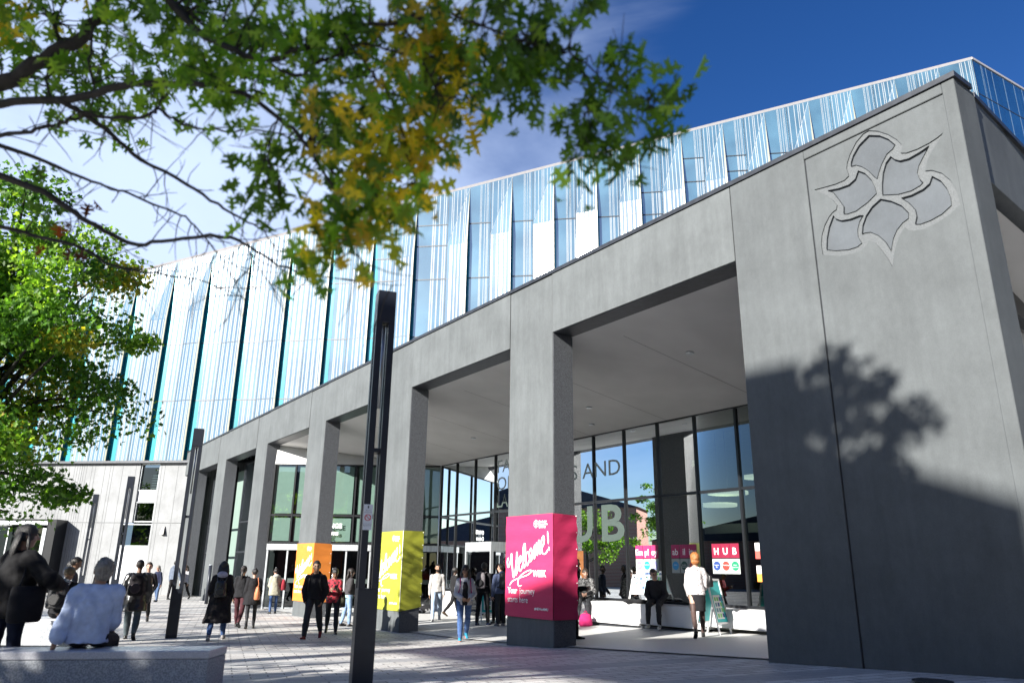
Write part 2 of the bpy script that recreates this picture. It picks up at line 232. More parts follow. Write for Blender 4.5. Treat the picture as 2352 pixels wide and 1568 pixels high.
# ------------------------------------------------------------------ coordinates of the place
A35 = R(35.04)
D = Vector((-math.sin(A35), math.cos(A35), 0)); N = Vector((-math.cos(A35), -math.sin(A35), 0)); P0 = Vector((3.511, 10.80, 0)); Z = Vector((0, 0, 1))
def fp(s, n=0, z=0): return P0+D*s+N*n+Z*z
def softplus(t, w=.8): return w*np.log1p(np.exp(np.clip(t/w, -30, 30)))
def gh(x, y): return float(.034*min(softplus(17.5-y), 10.5)+.035*min(softplus(x+1.5), 8))
DATA = {"OUT":[[-1.971,6.985],[-1.993,7.067],[-2.051,7.177],[-2.155,7.311],[-2.273,7.389],[-2.354,7.397],[-2.474,7.326],[-2.6,7.209],[-2.701,7.079],[-2.754,6.975],[-2.75,6.901],[-2.72,6.868],[-2.792,6.833],[-2.933,6.821],[-3.082,6.832],[-3.195,6.859],[-3.271,6.889],[-3.185,6.791],[-3.077,6.676],[-3.017,6.579],[-2.984,6.48],[-3.062,6.454],[-3.173,6.361],[-3.256,6.221],[-3.305,6.04],[-3.315,5.864],[-3.19,5.791],[-3.025,5.738],[-2.861,5.713],[-2.736,5.736],[-2.667,5.773],[-2.628,5.829],[-2.549,5.74],[-2.484,5.62],[-2.437,5.493],[-2.402,5.351],[-2.358,5.48],[-2.284,5.651],[-2.219,5.759],[-2.147,5.827],[-2.108,5.767],[-2.03,5.721],[-1.903,5.713],[-1.714,5.746],[-1.467,5.851],[-1.46,5.992],[-1.485,6.141],[-1.547,6.276],[-1.628,6.38],[-1.69,6.427],[-1.748,6.444],[-1.766,6.504],[-1.712,6.607],[-1.614,6.73],[-1.457,6.879],[-1.629,6.851],[-1.785,6.828],[-1.918,6.826],[-1.988,6.862],[-1.988,6.896]],"PET":[[[-2.345,7.329],[-2.484,7.253],[-2.591,7.146],[-2.669,7.018],[-2.627,6.973],[-2.542,6.937],[-2.456,6.824],[-2.4,6.718],[-2.37,6.644],[-2.327,6.707],[-2.261,6.827],[-2.189,6.917],[-2.111,6.976],[-2.037,6.988],[-2.044,7.042],[-2.089,7.136],[-2.19,7.247]],[[-2.59,6.881],[-2.634,6.816],[-2.695,6.765],[-2.808,6.743],[-2.943,6.763],[-3.077,6.796],[-2.986,6.678],[-2.916,6.585],[-2.884,6.494],[-2.899,6.404],[-2.935,6.339],[-2.895,6.312],[-2.78,6.289],[-2.611,6.31],[-2.405,6.388],[-2.421,6.533],[-2.457,6.691],[-2.515,6.818]],[[-3.054,6.375],[-3.142,6.273],[-3.193,6.149],[-3.221,5.996],[-3.215,5.9],[-3.092,5.831],[-2.946,5.8],[-2.819,5.799],[-2.758,5.823],[-2.79,5.913],[-2.786,6.017],[-2.721,6.147],[-2.64,6.245],[-2.771,6.23],[-2.922,6.248],[-3.01,6.291]],[[-2.375,6.343],[-2.506,6.259],[-2.626,6.145],[-2.701,6.01],[-2.69,5.932],[-2.61,5.902],[-2.524,5.832],[-2.461,5.731],[-2.41,5.575],[-2.354,5.73],[-2.272,5.855],[-2.181,5.932],[-2.102,5.951],[-2.06,5.946],[-2.086,6.065],[-2.154,6.19],[-2.249,6.281]],[[-1.694,6.375],[-1.72,6.315],[-1.801,6.254],[-1.927,6.226],[-2.065,6.226],[-2.115,6.206],[-2.054,6.143],[-2.008,6.03],[-2.004,5.923],[-2.043,5.823],[-1.977,5.794],[-1.85,5.796],[-1.662,5.848],[-1.531,5.91],[-1.555,6.069],[-1.609,6.229]],[[-2.131,6.881],[-2.216,6.803],[-2.291,6.668],[-2.324,6.532],[-2.332,6.442],[-2.199,6.367],[-2.024,6.309],[-1.896,6.316],[-1.844,6.337],[-1.858,6.444],[-1.798,6.582],[-1.727,6.727],[-1.655,6.782],[-1.819,6.744],[-1.972,6.733],[-2.074,6.778]]],"BR":[[[-4.373,3.875,4.023,0.0765],[-3.724,3.842,4.13,0.06375],[-2.958,3.641,4.207,0.04675],[-2.656,3.528,4.287,0.03825],[-2.387,3.416,4.36,0.032299999999999995],[-2.27,3.36,4.545,0.0255],[-2.153,3.296,4.753,0.018699999999999998]],[[-3.854,3.844,4.124,0.0425],[-3.257,3.686,4.06,0.030599999999999995],[-2.839,3.527,3.999,0.023799999999999998],[-2.474,3.447,3.968,0.022099999999999998],[-2.146,3.358,3.971,0.02125],[-1.92,3.275,3.949,0.018699999999999998],[-1.635,3.2,3.904,0.017],[-1.404,3.136,3.822,0.0136],[-1.139,3.103,3.642,0.011049999999999999],[-0.987,3.064,3.477,0.0085],[-0.822,3.03,3.299,0.0068],[-0.663,2.994,3.127,0.00425]],[[-2.474,3.447,3.968,0.015299999999999998],[-2.321,3.47,3.893,0.014450000000000001],[-2.166,3.503,3.787,0.01275],[-2.0,3.543,3.654,0.0102],[-1.764,3.577,3.545,0.009349999999999999],[-1.598,3.611,3.435,0.007649999999999999],[-1.456,3.634,3.358,0.0059499999999999996],[-1.349,3.651,3.303,0.00425],[-1.265,3.692,3.169,0.00255]],[[-3.304,3.748,3.856,0.018699999999999998],[-2.896,3.656,3.869,0.01275],[-2.669,3.572,3.852,0.011049999999999999],[-2.549,3.564,3.876,0.0102],[-2.402,3.48,3.863,0.009349999999999999],[-2.321,3.47,3.893,0.0085]],[[-3.927,3.948,4.077,0.034],[-3.331,3.924,3.862,0.0272],[-3.011,3.874,3.736,0.022099999999999998],[-2.701,3.823,3.613,0.019549999999999998],[-2.549,3.853,3.514,0.017],[-2.35,3.803,3.388,0.014450000000000001],[-2.227,3.82,3.331,0.01275],[-2.037,3.752,3.263,0.011049999999999999],[-1.821,3.743,3.293,0.0102],[-1.596,3.661,3.27,0.0102],[-1.454,3.67,3.238,0.0085],[-1.312,3.697,3.15,0.0068],[-1.123,3.72,3.076,0.0051],[-0.935,3.725,3.06,0.0034],[-0.569,3.655,2.998,0.0017]],[[-3.589,3.979,3.685,0.023799999999999998],[-3.066,4.037,3.492,0.0136],[-2.805,4.055,3.433,0.011899999999999999],[-2.521,3.995,3.339,0.0102],[-2.341,4.026,3.239,0.0085],[-2.162,4.035,3.209,0.0068],[-2.009,4.04,3.194,0.0059499999999999996],[-1.856,4.045,3.176,0.00425],[-1.676,4.063,3.117,0.00255],[-1.548,4.081,3.058,0.0017]],[[-3.523,3.82,3.912,0.0204],[-3.104,3.737,3.895,0.015299999999999998],[-2.803,3.761,3.815,0.011899999999999999],[-2.427,3.724,3.645,0.0085],[-2.23,3.743,3.582,0.0068],[-2.083,3.759,3.532,0.0068],[-1.91,3.776,3.475,0.0059499999999999996],[-1.75,3.723,3.358,0.0051],[-1.653,3.758,3.244,0.00425],[-1.555,3.799,3.108,0.0034],[-1.481,3.841,2.971,0.00255]],[[-2.321,3.47,3.893,0.009349999999999999],[-2.167,3.479,3.866,0.009349999999999999],[-1.938,3.395,3.848,0.0085],[-1.881,3.387,3.875,0.007649999999999999],[-1.799,3.403,3.821,0.0068],[-1.638,3.418,3.775,0.0059499999999999996],[-1.431,3.419,3.771,0.0051],[-1.219,3.347,3.714,0.00425],[-1.084,3.363,3.662,0.0034]],[[-1.881,3.387,3.875,0.0051],[-1.865,3.37,3.93,0.00425],[-1.836,3.357,3.975,0.0034]],[[-1.971,3.165,4.6,0.0255],[-1.722,3.175,4.279,0.0204],[-1.462,3.148,4.074,0.017],[-1.256,3.092,3.968,0.015299999999999998],[-1.017,3.004,3.965,0.0136],[-0.816,2.909,3.985,0.011899999999999999],[-0.541,2.822,3.979,0.0102],[-0.401,2.745,3.941,0.009349999999999999],[-0.295,2.672,3.887,0.007649999999999999],[-0.143,2.687,3.838,0.0059499999999999996],[0.01,2.706,3.776,0.0051],[0.147,2.785,3.808,0.00425],[0.243,2.793,3.783,0.00425],[0.395,2.826,3.675,0.0034],[0.501,2.844,3.616,0.00255],[0.619,2.863,3.553,0.0017]],[[0.265,2.799,3.763,0.0034],[0.325,2.836,3.642,0.0034],[0.317,2.876,3.512,0.00255],[0.309,2.91,3.4,0.00255],[0.427,2.933,3.326,0.0017]],[[-0.541,2.822,3.979,0.0059499999999999996],[-0.449,2.865,3.839,0.0051],[-0.367,2.911,3.687,0.00425],[-0.345,2.946,3.572,0.00255]],[[-1.256,3.092,3.968,0.0085],[-1.058,3.041,3.844,0.007649999999999999],[-0.891,3.016,3.927,0.0068],[-0.706,2.928,3.922,0.0059499999999999996],[-0.583,2.934,3.904,0.0051],[-0.459,2.948,3.856,0.0034]],[[-0.987,3.064,3.477,0.0068],[-0.841,3.042,3.26,0.0059499999999999996],[-0.74,3.022,3.033,0.00425],[-0.679,3.068,2.884,0.0034],[-0.639,3.096,2.791,0.0017]],[[-1.139,3.103,3.642,0.0051],[-1.179,3.158,3.461,0.00425],[-1.135,3.201,3.321,0.0034],[-1.133,3.238,3.201,0.0017]],[[-0.816,2.909,3.985,0.0051],[-0.668,2.889,3.76,0.00425],[-0.566,2.93,3.627,0.00425],[-0.503,2.988,3.436,0.0034],[-0.441,3.046,3.246,0.0017]],[[-2.274,3.47,3.894,0.00425],[-2.282,3.428,4.033,0.0051],[-2.294,3.386,4.168,0.0068],[-2.28,3.331,4.348,0.0085]],[[-1.454,3.67,3.238,0.0034],[-1.394,3.699,3.145,0.0034],[-1.31,3.733,3.033,0.00255],[-1.168,3.76,2.945,0.0017]],[[-2.61,3.46,4.51,0.0136],[-2.584,3.503,4.369,0.0102],[-2.577,3.48,4.151,0.0085],[-2.51,3.446,3.974,0.007649999999999999]]],"CL":[[-2.984,3.829,4.756,0.459,0.297,0.8,170,0],[-2.302,3.67,4.695,0.468,0.234,0.8,200,0],[-1.752,3.478,4.45,0.392,0.245,0.7,150,0],[-2.521,3.906,4.503,0.324,0.162,0.6,40,1],[-2.923,3.725,4.513,0.39,0.234,0.6,70,1],[-2.462,3.566,4.452,0.375,0.225,0.6,80,1],[-1.931,3.436,4.297,0.288,0.168,0.5,70,1],[-2.738,3.523,4.592,0.325,0.15,0.5,60,2],[-1.799,3.309,4.421,0.282,0.118,0.5,60,1],[-2.584,3.632,4.236,0.275,0.125,0.4,34,1],[-1.934,3.433,4.015,0.212,0.094,0.4,24,1],[-0.501,2.943,3.875,0.143,0.226,0.4,60,2],[-0.289,2.847,3.898,0.1,0.18,0.3,40,2],[-1.346,3.257,4.3,0.345,0.253,0.6,150,1],[-1.372,3.2,3.907,0.33,0.154,0.5,95,1],[-1.064,3.192,3.932,0.286,0.22,0.5,120,1],[-0.957,3.031,4.167,0.258,0.129,0.5,70,1],[-0.736,3.146,4.083,0.242,0.242,0.6,120,1],[-0.823,3.163,3.737,0.258,0.215,0.5,110,1],[-0.484,3.048,4.111,0.237,0.172,0.5,90,2],[-0.395,3.117,3.886,0.193,0.237,0.5,90,2],[-0.594,3.082,3.709,0.189,0.189,0.4,80,1],[-0.454,3.062,3.484,0.123,0.164,0.3,42,2],[-0.643,3.006,3.377,0.22,0.2,0.4,110,2],[-0.864,3.07,3.459,0.184,0.184,0.4,80,0],[-0.682,2.999,3.108,0.175,0.175,0.3,80,2],[-0.546,2.993,3.128,0.117,0.117,0.3,30,1],[-0.729,2.967,2.923,0.114,0.143,0.3,40,2],[-0.759,3.034,2.995,0.117,0.117,0.3,30,0],[-0.889,3.004,2.803,0.076,0.066,0.2,10,1],[-0.577,2.967,2.924,0.066,0.076,0.2,9,2],[-0.909,2.99,2.848,0.057,0.047,0.2,5,0],[-0.189,2.846,3.899,0.18,0.18,0.4,90,0],[-0.01,2.757,3.899,0.234,0.156,0.4,110,0],[-0.124,2.826,3.674,0.175,0.117,0.3,60,0],[0.051,2.82,3.695,0.156,0.117,0.3,50,0],[0.205,2.757,3.902,0.097,0.117,0.3,32,0],[0.014,2.854,3.583,0.058,0.058,0.2,7,0],[0.422,2.819,3.699,0.136,0.078,0.2,30,0],[0.286,2.842,3.623,0.078,0.068,0.2,16,0],[0.579,2.841,3.627,0.136,0.097,0.3,36,0],[0.463,2.864,3.551,0.175,0.097,0.3,50,0],[0.677,2.869,3.535,0.068,0.097,0.2,16,0],[0.288,2.893,3.455,0.088,0.088,0.2,22,0],[0.523,2.898,3.439,0.156,0.068,0.2,26,0],[0.427,2.933,3.326,0.097,0.088,0.2,20,0],[0.309,2.927,3.344,0.058,0.039,0.2,6,0],[-1.348,3.134,3.539,0.095,0.084,0.2,14,1],[-1.22,3.183,3.38,0.126,0.105,0.3,32,0],[-1.155,3.225,3.241,0.105,0.105,0.3,30,0],[-1.335,3.24,3.484,0.107,0.086,0.3,18,1],[-2.968,4.076,3.657,0.265,0.159,0.4,24,0],[-2.424,3.796,3.411,0.098,0.098,0.2,8,3],[-2.537,3.837,3.567,0.062,0.062,0.2,3,3],[-2.92,3.794,4.289,0.234,0.156,0.4,32,1],[-2.668,4.108,4.423,0.168,0.14,0.4,26,1],[-2.627,3.624,3.971,0.049,0.073,0.2,4,0],[-2.554,4.157,4.264,0.112,0.112,0.3,16,1]],"WEL":[[[6.105,1.785],[6.14,1.699],[6.101,1.596],[6.036,1.699],[5.996,1.863],[5.979,1.699],[5.951,1.53],[5.918,1.404],[5.862,1.516],[5.827,1.699],[5.81,1.89],[5.798,1.784],[5.825,1.615],[5.843,1.447],[5.786,1.531],[5.746,1.657]],[[5.746,1.657],[5.672,1.713],[5.673,1.811],[5.728,1.77],[5.746,1.657],[5.712,1.532],[5.65,1.56],[5.578,1.713],[5.526,1.894],[5.538,2.049],[5.586,1.979],[5.591,1.769],[5.564,1.595],[5.504,1.672]],[[5.458,1.88],[5.429,1.894],[5.47,1.873],[5.505,1.783],[5.467,1.637],[5.403,1.7],[5.341,1.837]],[[5.342,1.962],[5.39,1.865],[5.359,1.713],[5.3,1.768],[5.308,1.92],[5.349,1.962],[5.277,1.892]],[[5.213,2.029],[5.241,1.892],[5.224,1.761],[5.189,1.891],[5.147,2.056],[5.137,1.946],[5.134,1.822],[5.104,1.973],[5.072,2.109],[5.064,1.972],[5.053,1.849],[4.995,1.944]],[[4.995,1.944],[4.914,2.051],[4.925,2.181],[4.988,2.108],[4.995,1.971],[4.96,1.862],[4.868,1.854],[4.777,1.941]],[[4.803,2.267],[4.785,2.13],[4.777,2.029]],[[4.765,1.981],[4.743,1.907]],[[6.052,1.247],[5.947,1.333],[5.697,1.4],[5.454,1.452],[5.322,1.515],[5.358,1.546],[5.527,1.506],[5.698,1.421],[5.766,1.323],[5.732,1.241],[5.634,1.257]]]}
# ------------------------------------------------------------------ shared materials
M = {}
M['conc'] = concrete('smooth_precast_concrete', (.092, .101, .105), streak=.18)
M['conc2'] = concrete('recessed_panel_concrete', (.074, .082, .086), streak=.14)
M['pier'] = concrete('pier_precast_concrete', (.076, .084, .088), streak=.14)  # kept darker than the columns' concrete to stand in for lens vignetting
M['petal'] = concrete('polished_concrete', (.068, .077, .087), streak=.05, rough=.75)
M['band'] = aggregate('bush_hammered_concrete', (.064, .071, .076), (.092, .101, .107), 120, .25)
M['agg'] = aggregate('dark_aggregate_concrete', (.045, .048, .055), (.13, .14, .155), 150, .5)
M['soffit'] = mat('white_render_soffit', (.58, .58, .57), .8, var=.05, scale=1)
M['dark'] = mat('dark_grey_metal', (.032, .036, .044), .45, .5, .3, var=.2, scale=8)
M['lamp'] = mat('charcoal_painted_steel', (.016, .020, .030), .42, .5, .2, var=.15, scale=4)
M['black'] = mat('black_gloss', (.01, .011, .013), .3, .5, var=.1)
M['ribbed'] = concrete('pale_ribbed_concrete', (.225, .232, .238), streak=.05)
M['groove'] = mat('groove_shadow_gap', (.12, .125, .13), .8)
M['frit'] = mat('white_fritted_stripe', (.29, .315, .335), .18, .5, var=.04, scale=2)
M['rim'] = mat('pale_pinkish_trim', (.33, .32, .33), .35, var=.05)
M['steel'] = mat('brushed_steel', (.55, .58, .6), .3, .5, .6, var=.15, scale=3, stretch=(8, 8, .3))
M['glassA'] = coated('blue_reflective_glass', (.075, .15, .19), .34, .02)
M['glassB'] = coated('bright_reflective_glass', (.05, .11, .15), .32, .03)
M['glassC'] = coated('side_reflective_glass', (.01, .05, .10), .35, .03, (.6, .8, 1))
M['teal'] = coated('teal_fin_glass', (.002, .20, .235), .10, .15, (.5, .95, 1))
M['navy'] = mat('navy_fin', (.008, .085, .13), .3, .5)
M['beige'] = mat('pale_edge_panel', (.22, .22, .17), .35, var=.06)
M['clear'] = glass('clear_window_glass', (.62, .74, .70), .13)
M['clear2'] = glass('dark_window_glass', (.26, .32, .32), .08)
M['blind'] = mat('pale_green_blind', (.30, .34, .32), .8, var=.03)
M['letters'] = mat('frosted_letter_film', (.045, .064, .058), .6, var=.05)
M['letters2'] = mat('pale_etched_letter', (.36, .42, .42), .6, var=.05)
M['stone'] = mat('pale_granite', (.50, .51, .53), .6, var=.10, scale=120, bump=.15, bscale=120, col2=(.60, .60, .61))
M['granite'] = mat('grey_speckled_granite', (.21, .225, .245), .65, scale=75, detail=2, col2=(.37, .39, .42), lo=.42, hi=.6, bump=.15, bscale=90)
M['granitetop'] = mat('honed_granite_top', (.38, .39, .42), .35, scale=90, detail=2, col2=(.5, .5, .53), lo=.4, hi=.6)
M['white'] = mat('white_paint', (.8, .8, .8), .4, var=.03)
M['pave'] = paving('warm_grey_paving', (.57, .565, .545), (.42, .40, .38), (.10, .10, .10), band_c=(.26, .27, .285))
M['apron'] = mat('pale_terrazzo_apron', (.50, .50, .49), .55, var=.08, scale=50)
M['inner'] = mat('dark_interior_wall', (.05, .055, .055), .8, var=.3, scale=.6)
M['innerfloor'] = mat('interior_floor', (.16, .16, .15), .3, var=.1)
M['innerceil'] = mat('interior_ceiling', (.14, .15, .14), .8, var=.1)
M['disc'] = emit('lit_pale_disc', (.95, 1, .75), .45)
M['discdark'] = mat('disc_rim', (.3, .3, .25), .5)
# ------------------------------------------------------------------ ground
def ground():
    xs = sorted(set(list(np.arange(-45, 45.1, 1.5))+list(np.arange(-12, 12, .75)))); ys = sorted(set(list(np.arange(-30, 70.1, 2))+list(np.arange(0, 24, .75))))
    xs = [-900, -200, -80]+xs+[80, 200, 900]; ys = [-900, -200, -70]+ys+[110, 250, 1200]
    mb = MB(); nx = len(xs)
    for y in ys:
        for x in xs: mb.v.append((x, y, gh(x, y)))
    for j in range(len(ys)-1):
        for i in range(nx-1): a = j*nx+i; mb.face((a, a+1, a+1+nx, a+nx), 0, True)
    tag(mb.build('ground', M['pave'], origin=(0, 0, 0)), 'warm grey paved square in front of the building', None, None, 'structure')
ground()
def sheet(name, pts, m, h=.006, label=''):  # thin sheet draped on the ground, quad grid between 4 corners
    mb = MB(); a, b, c, d = [Vector(p) for p in pts]; n = 14
    for j in range(n+1):
        for i in range(n+1):
            p = (a*(1-i/n)+b*i/n)*(1-j/n)+(d*(1-i/n)+c*i/n)*j/n; mb.v.append((p.x, p.y, gh(p.x, p.y)+h))
    for j in range(n):
        for i in range(n): k = j*(n+1)+i; mb.face((k, k+1, k+n+2, k+n+1), 0, True)
    return tag(mb.build(name, m, origin=(0, 0, 0)), label, None, None, 'structure')
sheet('pavement', [fp(-3.4, -.3), fp(24, -.3), fp(24, -14), fp(-3.4, -14)], M['apron'], .02, 'pale smooth floor under the canopy')
# ------------------------------------------------------------------ concrete front
ZT, ZB, ZC = 7.56, 6.26, 5.42
PIL = [(4.67, 6.2), (10.87, 12.38), (17.05, 18.6), (23.25, 24.72), (29.3, 30.8), (34.9, 36.6)]
END = 41.2
cb = empty('concrete_building', fp(0, 0, 0), 'grey precast concrete colonnade block with tall square openings and an emblem on its corner', 'building')
def slab(mb, s0, s1, n0, n1, z0, z1, m=0): mb.box(fp(s0, n1, z0), D*(s1-s0), N*(n0-n1), Z*(z1-z0), m)
G = .007
for i, (a, b) in enumerate(PIL):
    zb = min(gh(*fp(a).xy), gh(*fp(b).xy))-.15
    mb = MB(); slab(mb, a+G, b-G, -.012, -.3, zb, ZT); 
    o = mb.build('pillar', M['conc'], cb); bevel(o, .006, 1)
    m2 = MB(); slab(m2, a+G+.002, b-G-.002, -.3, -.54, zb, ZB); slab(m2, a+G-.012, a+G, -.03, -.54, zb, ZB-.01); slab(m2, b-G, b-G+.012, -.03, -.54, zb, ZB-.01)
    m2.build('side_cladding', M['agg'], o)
edges = [0]+[x for p in PIL for x in p]+[END]
for i in range(0, len(edges)-1, 2):
    a, b = edges[i], edges[i+1]
    mb = MB(); slab(mb, a+G, b-G, 0, -.5, ZB, ZT)
    o = bevel(mb.build('beam', M['conc'], cb), .006, 1)
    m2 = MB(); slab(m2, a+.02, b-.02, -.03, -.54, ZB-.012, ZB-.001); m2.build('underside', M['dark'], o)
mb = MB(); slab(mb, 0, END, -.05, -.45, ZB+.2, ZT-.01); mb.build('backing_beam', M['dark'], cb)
mb = MB(); slab(mb, -3.53, END+.05, .03, -.45, ZT+.001, ZT+.075); cap = mb.build('coping', M['dark'], cb)
# corner pier: plain panel, recessed panel with emblem, corner strip
zb = .1
mb = MB(); slab(mb, -1.355, -G, 0, -.56, zb, ZT); bevel(mb.build('pier_panel', M['pier'], cb), .006, 1)
mb = MB(); slab(mb, -G, 0.004, -.05, -.56, zb, ZB); mb.build('pier_side', M['agg'], cb)
def emblem_panel():
    s0, s1, z0, z1 = -3.345, -1.375, zb, 7.40
    out = [tuple(p) for p in DATA['OUT']]; pets = [[tuple(q) for q in p] for p in DATA['PET']]
    sm = lambda P: P
    loops = [[(s0, z0), (s1, z0), (s1, z1), (s0, z1)], out]+pets
    def dens(P, n):
        r = []
        for i, p in enumerate(P):
            q = P[(i+1) % len(P)]
            for k in range(n): r.append((p[0]+(q[0]-p[0])*k/n, p[1]+(q[1]-p[1])*k/n))
        return r
    # grid of extra points is not needed: the three levels are flat
    vs = []; es = []
    for lp in loops:
        k = len(vs); vs += lp; es += [(k+i, k+(i+1) % len(lp)) for i in range(len(lp))]
    V, E_, FF, *_ = delaunay_2d_cdt([Vector(v) for v in vs], es, [], 1, 1e-5)
    def inside(p, P):
        c = False; j = len(P)-1
        for i in range(len(P)):
            if ((P[i][1] > p[1]) != (P[j][1] > p[1])) and p[0] < (P[j][0]-P[i][0])*(p[1]-P[i][1])/(P[j][1]-P[i][1])+P[i][0]: c = not c
            j = i
        return c
    lev = {0: -.014, 1: -.032, 2: -.052}; cls = []
    for f in FF:
        c = (sum(V[i][0] for i in f)/len(f), sum(V[i][1] for i in f)/len(f)); k = 0
        if inside(c, out): k = 1
        for p in pets:
            if inside(c, p): k = 2
        cls.append(k)
    def patch(k, name, m, parent):
        mb = MB(); idx = {}; cnt = {}
        for f, c in zip(FF, cls):
            if c != k: continue
            ids = []
            for i in f:
                if i not in idx: idx[i] = len(mb.v); mb.v.append(tuple(fp(V[i][0], lev[k], V[i][1])))
                ids.append(idx[i])
            mb.face(ids, 0)
        # walls up to the next level
        if k:
            edge = {}
            for f, c in zip(FF, cls):
                if c != k: continue
                for a, b in zip(f, list(f)[1:]+[f[0]]): edge[(min(a, b), max(a, b))] = edge.get((min(a, b), max(a, b)), 0)+1
            for (a, b), n in edge.items():
                if n == 1:
                    q = [fp(V[a][0], lev[k], V[a][1]), fp(V[b][0], lev[k], V[b][1]), fp(V[b][0], lev[k-1]-.0005, V[b][1]), fp(V[a][0], lev[k-1]-.0005, V[a][1])]; mb.add(q, [(0, 1, 2, 3)], 0)
        return mb.build(name, m, parent)
    base = patch(0, 'emblem_panel', M['conc2'], cb)
    patch(1, 'emblem_border', M['band'], base); patch(2, 'emblem_petals', M['petal'], base)
    mb = MB(); slab(mb, s0+.001, s1-.001, -.09, -.56, z0, z1-.001); mb.build('pier_core', M['conc2'], cb)
emblem_panel()
mb = MB(); slab(mb, -1.374, -1.356, -.03, -.5, zb, 7.415); mb.build('panel_joint', M['dark'], cb)
mb = MB(); slab(mb, -3.345, -1.356, -.001, -.5, 7.415, ZT); slab(mb, -3.5, -3.346, -.001, -.55, zb, ZT); bevel(mb.build('corner_strip', M['pier'], cb), .008, 1)
# right-hand flank, running away to the right behind the corner
A50 = R(50); D2 = Vector((math.sin(A50), math.cos(A50), 0)); N2 = Vector((math.cos(A50), -math.sin(A50), 0)); C0 = fp(-3.5)
def sp_(s, n=0, z=0): return C0+D2*s+N2*n+Z*z
def slab2(mb, s0, s1, n0, n1, z0, z1, m=0): mb.box(sp_(s0, n1, z0), D2*(s1-s0), N2*(n0-n1), Z*(z1-z0), m)
mb = MB(); slab2(mb, .052, .57, 0, -.06, zb, ZT); bevel(mb.build('flank_pier', M['conc'], cb), .006, 1)
mb = MB(); slab2(mb, .58, 12, 0, -.5, 6.35, ZT); slab2(mb, 7.2, 8.2, 0, -.5, 0, 6.34); bevel(mb.build('flank_beam', M['conc'], cb), .006, 1)
mb = MB(); slab2(mb, .572, .58, -.02, -.5, zb, ZT); slab2(mb, .6, 7.19, -.7, -.9, 5.4, 6.6); mb.build('flank_reveal', M['black'], cb)
mb = MB(); slab2(mb, .6, 12, -.95, -1.1, 0, 5.38); mb.build('flank_wall', M['soffit'], cb)
mb = MB(); slab2(mb, .64, 12, .03, -.4, ZT+.002, ZT+.077); mb.build('flank_coping', M['dark'], cb)
# roof slab over colonnade, so that light only enters from the front
mb = MB(); mb.poly([fp(-3.4, -.4, ZT-.05), fp(END, -.4, ZT-.05), fp(END+2, -9, ZT-.05), fp(16, -16, ZT-.05), fp(-3, -16, ZT-.05)]); mb.build('roof', M['dark'], cb)
# sloping soffit from beam to the glass line
GLS = 5.6
sf = [(-3.2, -GLS), (17.55, -GLS)]
LW = 29.6
def onf(p): v = Vector(p)-P0; return v.dot(D), v.dot(N)
cx = fp(18.9, -GLS); kA = Vector((cx.x-.05, LW, 0)); kB = Vector((-9.35, LW, 0))
mb = MB()
mb.add([fp(-3.3, -.5, ZB-.01), fp(18.9, -.5, ZB-.01), fp(18.9, -GLS, ZC), fp(-3.3, -GLS, ZC)], [(0, 1, 2, 3)])
mb.add([fp(18.9, -.5, ZB-.01), fp(23.4, -.5, ZB-.01), (kB.x, kB.y, ZC), fp(18.9, -GLS, ZC)], [(0, 1, 2, 3)])
mb.build('soffit', M['soffit'], cb)
for s_ in (0.6, 3.7, 6.8, 9.9, 13.0, 16.1):
    mb = MB(); z0_, z1_ = ZB-.014, ZC-.003; a_, b_ = fp(s_, -.55, z0_-.003), fp(s_, -GLS+.02, z1_-.003); mb.add([a_, a_+D*.014, b_+D*.014, b_], [(0, 1, 2, 3)]); mb.build('soffit_seam', M['groove'], cb)
for s, n in [(7.9, -3.8), (9.0, -4.85), (13.9, -3.95), (3.2, -2.5)]:
    mb = MB(); z = ZB-(ZB-ZC)*(-n-.5)/(GLS-.5); c = fp(s, n, z-.012)
    mb.tube([c+Z*.02, c-Z*.02], .085, 14); mb.build('downlight', M['steel'], cb)
# ------------------------------------------------------------------ glazing under the canopy
def glaze(o, u, wn, zs, name, label, pane_m, base_z, extra=None, frame=.055, depth=.16, xs=None, nn=None):
    """o: origin on the glass line, u: unit direction; xs: mullion positions; zs: transom heights; nn: outward normal"""
    t = empty(name, tuple(Vector(o)+Z*base_z), label, 'glazing')
    o = Vector(o); fm = MB(); 
    for i, x in enumerate(xs):
        fm.box(o+u*(x-frame/2)-nn*depth+Z*base_z, u*frame, nn*depth, Z*(zs[-1]-base_z))
    fm.build('mullions', M['black'], t); fm = MB()
    for z in [base_z+.03]+list(zs):
        for a, b in zip(xs[:-1], xs[1:]): fm.box(o+u*(a+frame/2+.001)-nn*(depth*.8)+Z*(z-.035), u*(b-a-frame-.002), nn*(depth*.8-.012), Z*.07)
    fm.build('transoms', M['black'], t)
    for a, b in zip(xs[:-1], xs[1:]):
        lo = base_z+.06
        for z in zs:
            pm = MB(); p = o+u*(a+frame/2)-nn*.05+Z*(lo); pm.poly([p, p+u*(b-a-frame), p+u*(b-a-frame)+Z*(z-.036-lo), p+Z*(z-.036-lo)]); pm.build('pane', pane_m, t); lo = z+.036
    return t
SG = 18.85
xsR = [4.617+1.307*k for k in range(-6, 11)]+[SG]
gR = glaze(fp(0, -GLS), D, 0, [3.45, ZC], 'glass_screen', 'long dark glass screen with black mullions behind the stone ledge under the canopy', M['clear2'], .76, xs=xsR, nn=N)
UR = -D
def wall_text(parent, body, s, z, cap, m, width=None, bold=0, name='lettering', off=-.046, n=-GLS, sx=1):
    size = cap/.73; mb = MB(); vs, fs = text_polys(body, size, bold)
    if width: sx = width/max(a[0] for a in vs)
    put_text(mb, body, size, fp(s, n+off, z), UR, Z, 0, bold, sx=sx); return mb.build(name, m, parent)
wall_text(gR, 'FACULTY', 15.0, 4.77, .46, M['letters2'], 3.1)
